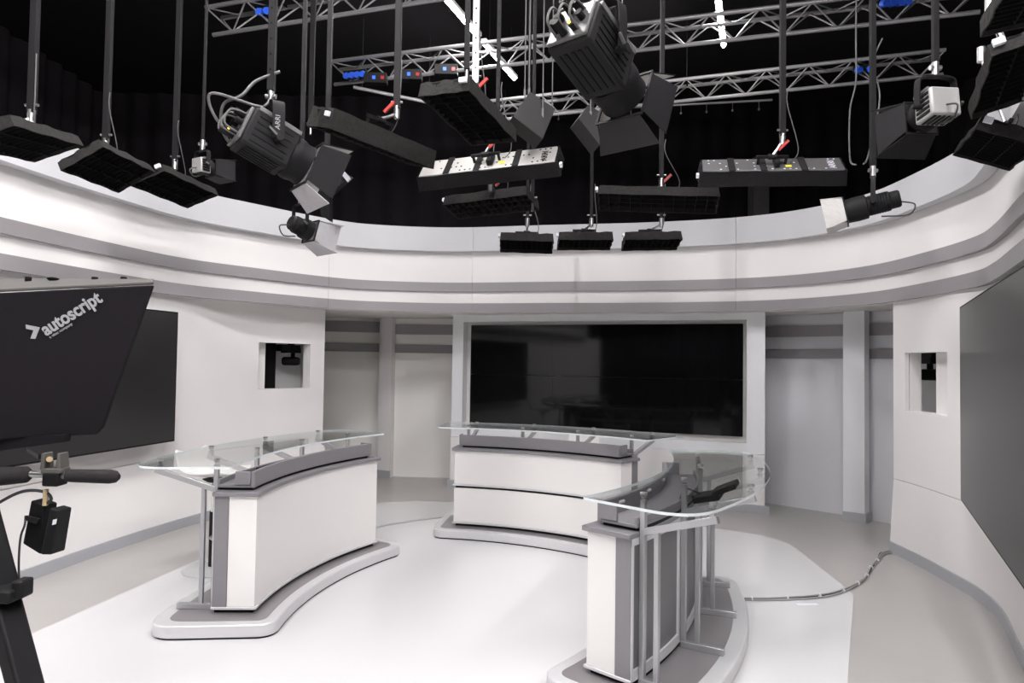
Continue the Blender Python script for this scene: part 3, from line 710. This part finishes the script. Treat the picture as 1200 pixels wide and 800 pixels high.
# ---- fresnel spotlights
def fresnel(label, rear, front, dia, barn=(.20, .16), box=False, yoke_up=None, doors=('black', 'black', 'black', 'black'), roll=0, body='black2', lens=True, ribs=0, door_in='foil', spread=.45, cab=None, snoot=.10, group='spotlights with barn doors', brand=False, rear_gear=False, yoke_r=None):
    a, b = P(*rear), P(*front); d = (b - a).normalized(); L = (b - a).length
    x = d.cross(V((0, 0, 1))).normalized(); z = x.cross(d)
    rot = Matrix((x, d, z)).transposed() @ Matrix.Rotation(roll, 3, 'Y')
    o = thing('fresnel_spotlight', label, 'spotlight', a, group, rot); r = dia / 2
    if box:
        MB().bb(-r * .95, r * .95, 0, L * .72, -r * .92, r * .92).build('housing', body, o, bevel=r * .12)
        g = MB()
        for s_ in (-1, 1):
            for i in range(5): zz = -r * .62 + i * r * .31; g.bb(s_ * r * .955 - .004, s_ * r * .955 + .004, L * .1, L * .62, zz - .008, zz + .008)
        for i in range(5): xx = -r * .62 + i * r * .31; g.bb(xx - .008, xx + .008, L * .1, L * .62, r * .92 - .003, r * .92 + .005).bb(xx - .008, xx + .008, L * .1, L * .62, -r * .92 - .005, -r * .92 + .003)
        g.build('vent_ribs', 'black', o)
        MB().bb(-r * 1.0, -r * .82, .02, L * .7, r * .80, r * 1.02).bb(r * .82, r * 1.0, .02, L * .7, r * .80, r * 1.02).build('side_rail', 'cable', o, bevel=.004)
        MB().lathe((0, L * .70, 0), (0, 1, 0), [(0, r * 1.0), (.02, r * 1.06), (L * .12, r * 1.06), (L * .2, r * .98), (L * .3, r * 1.02)], 28).build('lens_barrel', 'black', o)
    else:
        MB().lathe((0, 0, 0), (0, 1, 0), [(0, r * .62), (.01, r * .72), (L * .18, r * .72), (L * .2, r * .82), (L * .6, r * .82), (L * .62, r), (L * .8, r * 1.04), (L * .97, r * 1.0), (L, r)], 28).build('housing', body, o)
        g = MB()
        for i in range(7): t = L * (.24 + i * .05); g.lathe((0, t, 0), (0, 1, 0), [(0, r * .83), (.004, r * .86), (.008, r * .83)], 24)
        g.build('cooling_ribs', 'black', o)
    le = MB().lathe((0, L - .012, 0), (0, 1, 0), [(0, r * .86), (.006, r * .86), (.013, r * .5), (.0145, r * .1)], 28).build('lens', 'screen', o)
    MB().lathe((0, L, 0), (0, 1, 0), [(0, r * 1.08), (.015, r * 1.08)], 28).build('door_ring', 'black2', o) if False else MB().bb(-r * 1.1, r * 1.1, L + .002, L + .012, -r * 1.12, -r * 1.02).bb(-r * 1.1, r * 1.1, L + .002, L + .012, r * 1.02, r * 1.12).bb(-r * 1.12, -r * 1.02, L + .002, L + .012, -r, r).bb(r * 1.02, r * 1.12, L + .002, L + .012, -r, r).build('door_frame', 'black2', o)
    bw, bl = barn
    for i in range(4):
        an = i * PI / 2; R = Matrix.Rotation(an, 3, 'Y')
        tilt = spread if not isinstance(spread, (tuple, list)) else spread[i]
        w0_, w1_ = r * .95, r * .95 + bl * (.35 if i % 2 == 0 else .2)
        pts = [V((-w0_, 0, r * 1.07)), V((w0_, 0, r * 1.07)), V((w1_, bl * math.cos(tilt), r * 1.07 + bl * math.sin(tilt))), V((-w1_, bl * math.cos(tilt), r * 1.07 + bl * math.sin(tilt)))]
        pts = [R @ (q + V((0, L + .008, 0))) for q in pts]; nn = (pts[1] - pts[0]).cross(pts[3] - pts[0]).normalized()
        ctr = sum(pts, V()) / 4; inward = V((0, ctr.y, 0)) - ctr
        if nn.dot(inward) < 0: nn = -nn
        bd = MB().slab(pts, -nn, .0035).build('barn_door', doors[i], o, smooth=False)
        if door_in:
            c0 = ctr; ip = [c0 + (q - c0) * .96 + nn * .0012 for q in pts]; MB().slab(ip, nn, .0012).build('door_lining', door_in, bd, smooth=False)
    # yoke
    up = (rot.inverted() @ V((0, 0, 1))).normalized(); up = (up - V((1, 0, 0)) * up.x).normalized()
    py = L * (.42 if box else .5); rr = yoke_r or r * 1.22; hgt = yoke_up or r * 2.0
    pts = [V((-rr, py, 0)), V((-rr, py, 0)) + up * hgt * .72, V((-rr * .8, py, 0)) + up * hgt * .95, V((0, py, 0)) + up * hgt, V((rr * .8, py, 0)) + up * hgt * .95, V((rr, py, 0)) + up * hgt * .72, V((rr, py, 0))]
    pts = cat(pts, 5); yk = MB(); wv = up.cross(V((1, 0, 0))).normalized() * (r * .28 if box else r * .18)
    vs = []
    for i, q in enumerate(pts):
        dd = (pts[min(i + 1, len(pts) - 1)] - pts[max(0, i - 1)]).normalized(); nq = dd.cross(wv).normalized() * .003
        vs += [q - wv - nq, q + wv - nq, q + wv + nq, q - wv + nq]
    n = len(pts); yk.add(vs, [[4 * i + j, 4 * i + 4 + j, 4 * i + 4 + (j + 1) % 4, 4 * i + (j + 1) % 4] for i in range(n - 1) for j in range(4)] + [[0, 1, 2, 3], [4 * n - 1, 4 * n - 2, 4 * n - 3, 4 * n - 4]])
    yo = yk.build('yoke', 'black2', o)
    if brand: 
        fwd = wv.normalized(); base = V((rr + .005, py, 0)) + up * hgt * .25
        for s_ in (-1, 1):
            mx = Matrix((up, -fwd * s_, (up).cross(-fwd * s_))).transposed().to_4x4(); mx.translation = V((s_ * (rr + .006), py, 0)) + up * hgt * .2 + fwd * .006 * s_
            text('ARRI', r * .32, M['logo'], yo, mx)
    for s_ in (-1, 1): MB().cyl((s_ * r * .8, py, 0), (s_ * (rr + .03), py, 0), r * .16, n=14).build('tilt_knob', 'black2', o)
    MB().bar(V((rr + .02, py, 0)), V((rr + .02, py - r * .5, 0)) + up * r * .2, .012).build('tilt_lever', 'cable', o)
    if rear_gear:
        m = MB(); random.seed(3)
        for i in range(7):
            an = i * .9; c = V((r * .55 * math.cos(an), -.01, r * .55 * math.sin(an))); m.cyl(c + V((0, .03, 0)), c + V((0, -.05 - .02 * (i % 3), 0)), .018, n=12)
        m.build('connector', 'black', o)
        MB().bb(-r * .9, r * .9, -.02, 0, -r * .8, r * .8).build('rear_plate', 'cable', o, bevel=.006)
        MB().cyl((r * .3, -.06, -r * .45), (r * .3, -.07, -r * .45), .007, n=10).build('indicator_lamp', 'amber', o)
        for i in range(3):
            h_ = MB().tube([V((r * (.5 - .5 * i), -.02, -r * .5)), V((r * (.5 - .5 * i), -.10, -r * .4)), V((r * (.5 - .5 * i), -.10, r * .3)), V((r * (.5 - .5 * i), -.02, r * .5))], .006, 8).build('handle_loop', 'cable', o)
    else:
        MB().tube([V((0, .0, -r * .3)), V((0, -r * .9, -r * .8)), V((0, -r * .3, -r * 1.5)), V((0, L * .4, -r * 1.1))], .005, 8).build('power_lead', 'bcable', o)
    top = parent_matrix(o) @ (V((0, py, 0)) + up * hgt)
    MB().cyl(top, top + V((0, 0, .08)), .018).cyl(top - V((.03, 0, 0)) + V((0, 0, .05)), top + V((.03, 0, .05)), .014).build('clamp', 'steel', o, world=True)
    return o, top

def pole_to(top, y_label, w=.04, holes=False, dz=.08):
    o = thing('hanging_pole', y_label, 'pole', (top.x, top.y, CEIL), 'black drop poles holding the studio lights')
    MB().bb(top.x - w / 2, top.x + w / 2, top.y - w / 2, top.y + w / 2, top.z + dz, CEIL).build('pole_tube', 'black2', o, world=True, bevel=.003)
    MB().bb(top.x - w * .8, top.x + w * .8, top.y - w * .8, top.y + w * .8, CEIL - .03, CEIL).build('ceiling_plate', 'black', o, world=True)
    if holes:
        h = MB(); z = top.z + .2
        while z < CEIL - .2: h.cyl((top.x, top.y - w / 2 - .002, z), (top.x, top.y - w / 2 + .004, z), .007, n=8); z += .09
        h.build('pin_holes', 'void', o, world=True)

f5, t5 = fresnel('big black spotlight at upper left with white lined barn doors and looped cables', (284, 150, 3.8), (358, 195, 4.02), .245, (.20, .17), box=True, brand=True, rear_gear=True, yoke_up=.23, spread=(.25, .15, .35, .25), doors=('black', 'black', 'gfoil', 'black'))
pole_to(t5, 'perforated pole holding the big spotlight at upper left', holes=True)
cb5 = MB(); b5 = parent_matrix(f5)
cb5.tube([P(328, 84, 3.9), P(300, 95, 3.85), P(283, 112, 3.8), P(262, 122, 3.8), P(260, 150, 3.85), P(272, 170, 3.9), P(286, 172, 3.95)], .009, 8)
cb5.tube([P(320, 110, 3.85), P(312, 123, 3.8), P(300, 124, 3.8), P(252, 109, 3.75), P(245, 120, 3.75), P(258, 145, 3.8), P(280, 156, 3.92)], .008, 8)
cb5.build('looped_cable', 'cable', f5, world=True)
f17, t17 = fresnel('largest black spotlight at top centre, aimed down to the right with open barn doors', (671, 30, 3.15), (731, 114, 3.5), .25, (.2, .17), box=True, rear_gear=True, yoke_up=.25, spread=(.55, .35, .5, .35), doors=('black', 'black', 'flag', 'black'))
pole_to(t17, 'pole holding the largest spotlight at top centre')
cb17 = MB(); cb17.tube([P(700, 8, 3.3), P(676, 5, 3.3), P(655, 15, 3.35), P(645, 35, 3.4), P(655, 52, 3.4)], .008, 8)
cb17.tube([P(722, 5, 3.3), P(708, 12, 3.3), P(690, 6, 3.35), P(668, 25, 3.4)], .008, 8); cb17.build('looped_cable', 'cable', f17, world=True)
f19, t19 = fresnel('small black spotlight at right pointing left with white barn door, before the curved fascia', (1055, 232, 4.6), (992, 248, 4.75), .165, (.14, .14), yoke_up=.19, spread=(.1, .2, .1, .2), doors=('foil', 'foil', 'foil', 'foil'), door_in='foil')
pole_to(t19, 'pole holding the small spotlight at right before the fascia', w=.035)
f8, t8 = fresnel('small black spotlight at left with a pale foil barn door, before the curved fascia', (340, 260, 4.9), (363, 271, 5.02), .15, (.17, .18), yoke_up=.17, spread=(.15, .05, .15, .05), doors=('gfoil', 'gfoil', 'gfoil', 'gfoil'))
pole_to(t8, 'pole holding the small spotlight at left before the fascia', w=.03)
f4, t4 = fresnel('tiny silver spotlight with black side doors near the left row of panels', (230, 193, 5.1), (246, 197, 5.2), .12, (.1, .15), box=True, body='rib', spread=(.1, .2, .1, .2), yoke_up=.12, doors=('black2',) * 4, door_in=None)
pole_to(t4, 'thin pole holding the tiny silver spotlight', w=.02)
f22, t22 = fresnel('silver ribbed spotlight with big black barn doors at upper right', (1109, 117, 3.6), (1080, 138, 3.8), .17, (.2, .22), box=True, body='rib', spread=(.25, .15, .25, .15), yoke_up=.17, doors=('black2',) * 4, door_in=None)
pole_to(t22, 'pole holding the silver ribbed spotlight at upper right', w=.03)
# dark soft box peeking out behind the big left spotlight
sb = thing('soft_box', 'dark folded soft box peeking out behind the big upper left spotlight', 'light', P(392, 218, 5.0))
q0, q1, q2, q3 = P(373, 210, 5.0), P(402, 206, 5.1), P(409, 196, 5.1), P(380, 199, 5.0)
MB().slab([P(371, 222, 5.0), P(386, 227, 5.0), P(409, 207, 5.1), P(398, 200, 5.1)], (0, 1, .2), .16).build('casing', 'fabric', sb, world=True)
MB().slab([P(372, 222, 5.0), P(386, 228, 5.0), P(386.5, 259, 5.05), P(376, 252, 5.05)], (.2, 1, 0), .05).build('flap', 'black2', sb, world=True)
MB().slab([P(400, 204, 5.05), P(404, 201, 5.05), P(411, 209, 5.08), P(407, 213, 5.08)], (0, 1, 0), .02).build('name_tag', 'label', sb, world=True)
pole(383, 200, 5.15, 'pole dropping behind the slanting light to the dark soft box', w=.035)
pole(364, 150, 7.0, 'thin bare pole between the big spotlight and the slanting light', w=.05)
# grey flags on wires
def flagbox(label, px, y, dx, th, wires, disc=None, rod=True):
    qd = [P(u, v, y + k) for (u, v), k in zip(px, dx)]
    nn = (qd[1] - qd[0]).cross(qd[3] - qd[0]).normalized(); nn = nn if nn.y > 0 else -nn
    o = thing('grey_light_flag', label, 'flag', sum(qd, V()) / 4, 'square grey flags hung on wires')
    MB().slab(qd, nn, th).build('flag_box', 'flag', o, world=True, bevel=.004)
    m = MB()
    for (u, v, k) in wires:
        b = P(u, v, y + k); m.cyl(b, V((b.x, b.y, CEIL)), .005, n=6).bar(b - V((0, 0, .05)), b + V((0, 0, .02)), .016)
    m.build('hanging_wire', 'cable', o, world=True)
    if disc: c = P(*disc, y - .01); MB().cyl(c, c + V((0, .012, 0)), .03, n=18).build('round_disc', 'label', o, world=True)
flagbox('square dark grey flag box hung on thin wires left of the largest spotlight', [(621, 107), (651, 127), (636, 163), (601, 136)], 5.0, (0, .05, -.05, -.1), .14, ((615, 108, .05), (620, 107, .02), (636, 130, .0), (647, 125, .06)))
flagbox('small dark grey flag box with white disc, below the largest spotlight', [(690, 122), (716, 140), (703, 170), (678, 138)], 4.9, (0, .05, -.05, -.1), .12, ((692, 134, -.02), (729, 20, .1)), disc=(709, 157))

# curtain rail, blue sockets and dimmers along the trusses
cr_ = thing('curtain_rail', 'thin steel curtain rail with hooks far back below the rear truss', 'rail', P(850, 122, 10.6))
a, b = P(560, 135, 11.9), P(905, 117, 10.9)
MB().cyl(a, b, .02, n=8).build('rail_tube', 'truss', cr_, world=True)
m = MB()
for i in range(12): q = a.lerp(b, (i + .5) / 12); m.cyl(q, q - V((0, 0, .12)), .006, n=6).lathe(q - V((0, 0, .16)), (0, 0, 1), [(0, .012), (.02, .022), (.04, .012)], 8)
m.build('hook', 'steel', cr_, world=True)
m = MB()
for s in (.1, .9): q = a.lerp(b, s); m.cyl(q, V((q.x, q.y, CEIL)), .006, n=6)
m.build('hanger', 'black2', cr_, world=True)
for s in (0,):
    a, b = P(414, 102, 9.3), P(512, 122, 9.9)
    pr = thing('lighting_pipe', 'thin bare pipe slanting below the middle truss at the left', 'pipe', a)
    MB().cyl(a, b, .024, n=10).build('pipe_tube', 'truss', pr, world=True); MB().cyl(a.lerp(b, .1), V((*a.lerp(b, .1).xy, CEIL)), .006, n=6).cyl(a.lerp(b, .9), V((*a.lerp(b, .9).xy, CEIL)), .006, n=6).build('hanger', 'black2', pr, world=True)
def sockets(u0, u1, v0, v1, y0, y1, n, label):
    a, b = P(u0, v0, y0), P(u1, v1, y1); x = (b - a).normalized()
    o = thing('power_socket_box', label, 'socket box', a, 'blue power sockets on the trusses')
    MB().bar(a - x * .04 + V((0, .05, .02)), b + x * .04 + V((0, .05, .02)), .05, .10).build('casing', 'black2', o, world=True)
    for i in range(n):
        q = a.lerp(b, i / max(1, n - 1)); MB().cyl(q + V((0, .02, 0)), q + V((0, -.05, -.03)), .042, .036, 14).build('blue_socket', 'blue', o, world=True)
sockets(305, 314, 13, 12, 7.35, 7.3, 2, 'pair of blue sockets on the nearest left truss')
sockets(406, 425, 88, 86, 8.7, 8.65, 4, 'row of blue sockets on the left end of the middle truss')
sockets(1036, 1063, 3, 1, 7.05, 6.98, 4, 'row of blue sockets on the right end of the middle truss')
sockets(1006, 1020, 81, 80, 8.55, 8.5, 2, 'blue sockets on the rear truss at the right')
for (u, v, y, lab) in ((438, 91, 8.6, 'dimmer box with lit blue display, leftmost on the middle truss'), (479, 87, 8.5, 'dimmer box with lit blue display, second on the middle truss'), (521, 81, 8.4, 'dimmer box with lit blue display, nearest the twin poles')):
    q = P(u, v, y); d_ = thing('dimmer_box', lab, 'dimmer', q, 'dimmer boxes on the middle truss')
    MB().bb(q.x - .13, q.x + .16, q.y, q.y + .12, q.z - .06, q.z + .07).build('casing', 'black2', d_, world=True, bevel=.005)
    MB().bb(q.x - .02, q.x + .02, q.y - .004, q.y, q.z - .015, q.z + .025).build('blue_display', 'led', d_, world=True)
    MB().bb(q.x + .09, q.x + .13, q.y - .006, q.y, q.z - .015, q.z + .025).build('red_button', 'red', d_, world=True)
# loose hanging cable at the right
hc = tag(MB().tube([P(1004, -30, 5.6), P(1003, 40, 5.6), P(1003, 95, 5.6), P(996, 130, 5.6), P(996, 185, 5.5), P(1003, 193, 5.3)], .007, 8, True).build('hanging_cable', 'cable'), 'loose grey cable hanging left of the pole with the right small spotlight', 'cable')
hc2 = tag(MB().tube([P(1034, 45, 5.0), P(1023, 75, 5.0), P(1031, 115, 5.0), P(1018, 180, 4.9), P(1012, 192, 4.75)], .006, 8, True).build('hanging_cable', 'cable'), 'thin cable twisting down along the pole of the right small spotlight', 'cable')

# ================================================================== CAMERA GEAR AT THE LEFT
ty = 1.25
tp = thing('teleprompter', 'black teleprompter hood with white logo at the left edge of the photo', 'teleprompter', P(60, 500, ty))
h0, h1 = P(-60, 346, ty), P(179.5, 334, ty + .05)
ux = (h1 - h0).normalized(); nz = V((0, -1, -.05)); nz = (nz - ux * nz.dot(ux)).normalized(); uy = nz.cross(ux)
def on_hood(u, v): d = ray(u, v); return CAM + d * ((h0 - CAM).dot(nz) / d.dot(nz))
hood = [h0, h1, on_hood(121, 500), on_hood(113, 509), on_hood(-60, 518)]
MB().slab(hood, -nz, .010).build('side_flap', 'hood', tp, world=True, bevel=.003)
top = [h0 + V((0, 0, .001)), h1 + V((.001, 0, .001)), P(180.5, 330.2, ty + .14), P(-60, 328, ty + .35)]
MB().slab(top, (0, 0, 1), .006).build('top_flap', 'lip', tp, world=True, bevel=.002)
MB().slab([P(-60, 516, ty + .03), P(76, 509, ty + .03), P(74, 518, ty + .03), P(-60, 536, ty + .03)], (0, 1, 0), .02).build('lower_frame', 'hood', tp, world=True)
for u in (33, 62, 111, 145):
    q = P(u, 329.5, ty + .18); MB().lathe(q - V((0, 0, .003)), (0, 0, 1), [(0, .004), (.003, .006), (.009, .0065 if u != 62 else .012), (.012, .006)], 12).build('hood_knob', 'black2', tp, world=True)
# logo on the flap
def logo_mat(u, v, ang):
    q = on_hood(u, v) + nz * .0006
    Mx = Matrix((ux, uy, nz)).transposed() @ Matrix.Rotation(ang, 3, 'Z'); Mx = Mx.to_4x4(); Mx.translation = q
    return parent_matrix(tp).inverted() @ Mx
text('autoscript', .0350, M['logo'], tp, logo_mat(54.5, 393.5, D(30)) @ Matrix.Diagonal((.83, 1.0, 1, 1)), off=.0009, name='logo_lettering')
text('a vitec company', .0072, M['logo'], tp, logo_mat(59, 396.5, D(30)) @ Matrix.Diagonal((1.0, 1, 1, 1)), name='logo_tagline')
ch = MB(); cm_ = logo_mat(43, 391, D(-8)); w_ = .0065
poly = [(-.0195, .0158), (.0050, .0125), (-.0010, -.0095), (-.0095, -.0095), (-.0052, .0062), (-.0182, .0082)]
ch.add([(x, y, 0) for x, y in poly] + [(x, y, .0008) for x, y in poly], [[0, 1, 4, 5], [1, 2, 3, 4]] + [[6, 7, 10, 11], [7, 8, 9, 10]] + [[i, (i + 1) % 6, 6 + (i + 1) % 6, 6 + i] for i in range(6)])
oc = ch.build('logo_chevron', 'logo', tp); oc.matrix_basis = cm_

my = 1.22
mic = thing('shotgun_microphone', 'black shotgun microphone with foam tip clamped below the teleprompter', 'microphone', P(58, 562, my))
MB().lathe(P(79, 557, my), P(138, 558.5, my) - P(79, 557, my), [(0, .0105), (.006, .0115), (.075, .0125), (.086, .0105), (.092, .005)], 20).build('foam_cover', 'foam', mic, world=True)
MB().cyl(P(30, 555, my), P(82, 557, my), .0062, n=14).build('microphone_tube', 'steel', mic, world=True)
MB().lathe(P(36, 555.5, my), P(-30, 560, my) - P(36, 555.5, my), [(0, .008), (.008, .0145), (.05, .0165), (.1, .016)], 18).build('fur_cover', 'foam', mic, world=True)
MB().slab([P(49, 554, my - .012), P(69, 554, my - .012), P(67, 570.5, my - .012), P(48, 570, my - .012)], (0, 1, 0), .03).build('clamp_block', 'black', mic, world=True, bevel=.003)
m = MB()
for u0, u1 in ((47, 51), (65.5, 69.5)): m.slab([P(u0 + 1, 531, my - .01), P(u1, 531, my - .01), P(u1 + 1.5, 551, my - .01), P(u0 - 1, 551, my - .01)], (0, 1, 0), .026)
m.slab([P(47, 549, my - .012), P(71, 549, my - .012), P(71, 555, my - .012), P(47, 555, my - .012)], (0, 1, 0), .028)
m.build('clamp_fork', 'lip', mic, world=True, bevel=.002)
MB().cyl(P(58, 538, my - .014), P(58, 538, my + .01), .005, n=12).build('brass_screw', 'wood', mic, world=True)
MB().bar(P(48, 535, my), P(34, 526, ty + .03), .008).build('mounting_arm', 'black2', mic, world=True)
rx = thing('radio_receiver', 'small black wireless receiver with cable hanging below the microphone', 'receiver', P(45, 618, my))
MB().slab([P(36, 586, my), P(53, 592, my), P(47, 650, my + .01), P(26, 637, my + .01)], (.15, 1, 0), .028).build('casing', 'black', rx, world=True, bevel=.003)
MB().slab([P(58, 595, my - .012), P(68.5, 598, my - .012), P(60, 650, my - .005), P(47, 650, my - .005)], (.2, 1, 0), .03).build('battery_side', 'black2', rx, world=True, bevel=.003)
MB().slab([P(62, 609, my - .0135), P(66, 608, my - .0135), P(65, 614, my - .0135), P(61, 615, my - .0135)], (0, 1, 0), .002).build('sticker', 'label', rx, world=True)
MB().slab([P(30, 604, my - .004), P(46, 608, my - .004), P(42, 614, my - .004), P(28, 609, my - .004)], (0, 1, 0), .004).build('clip', 'black2', rx, world=True)
MB().cyl(P(54, 573, my), P(53, 592, my), .0045, n=10).build('connector', 'wood', rx, world=True)
MB().tube([P(53, 590, my), P(60, 585, my), P(54, 577, my), P(35, 574.5, my), P(15, 580, my), P(-20, 600, my)], .0028, 8).build('receiver_cable', 'bcable', rx, world=True)
MB().tube([P(30, 604, my), P(29, 615, my - .005), P(24, 630, my), P(22, 660, my), P(23, 690, my), P(26, 720, my)], .0018, 6).build('thin_cable', 'bcable', rx, world=True)
tr = thing('camera_tripod', 'black camera tripod leg slanting down at the lower left corner', 'tripod', V((P(40, 880, 1.2).x, 1.2, 0)))
la, lb = P(-34, 560, 1.22), P(29, 800, 1.14); dd = (lb - la).normalized(); foot = la + dd * ((la.z - .03) / -dd.z)
MB().bar(la, la + dd * .22, .046, .04).build('upper_leg', 'black', tr, world=True, bevel=.005)
MB().bar(la + dd * .20, foot, .042, .036).build('lower_leg', 'black', tr, world=True, bevel=.005)
cq = la.lerp(lb, .56)
MB().box(cq + V((.012, -.008, 0)), (.062, .06, .022), Matrix.Rotation(.1, 3, 'Y')).box(cq + V((.045, -.01, .006)), (.02, .03, .03)).build('leg_clamp', 'black2', tr, world=True, bevel=.004)
MB().lathe(foot - V((0, 0, .03)), (0, 0, 1), [(0, .03), (.02, .028), (.045, .02)], 16).build('rubber_foot', 'black2', tr, world=True)

# ================================================================== WORLD / VIEW
w = bpy.data.worlds.new('world'); bpy.context.scene.world = w; w.use_nodes = True
w.node_tree.nodes['Background'].inputs[0].default_value = (.01, .01, .011, 1)
vs = bpy.context.scene.view_settings
vs.view_transform = 'Standard'; vs.look = 'None'; vs.gamma = 1; vs.use_curve_mapping = False; vs.exposure = 0.0
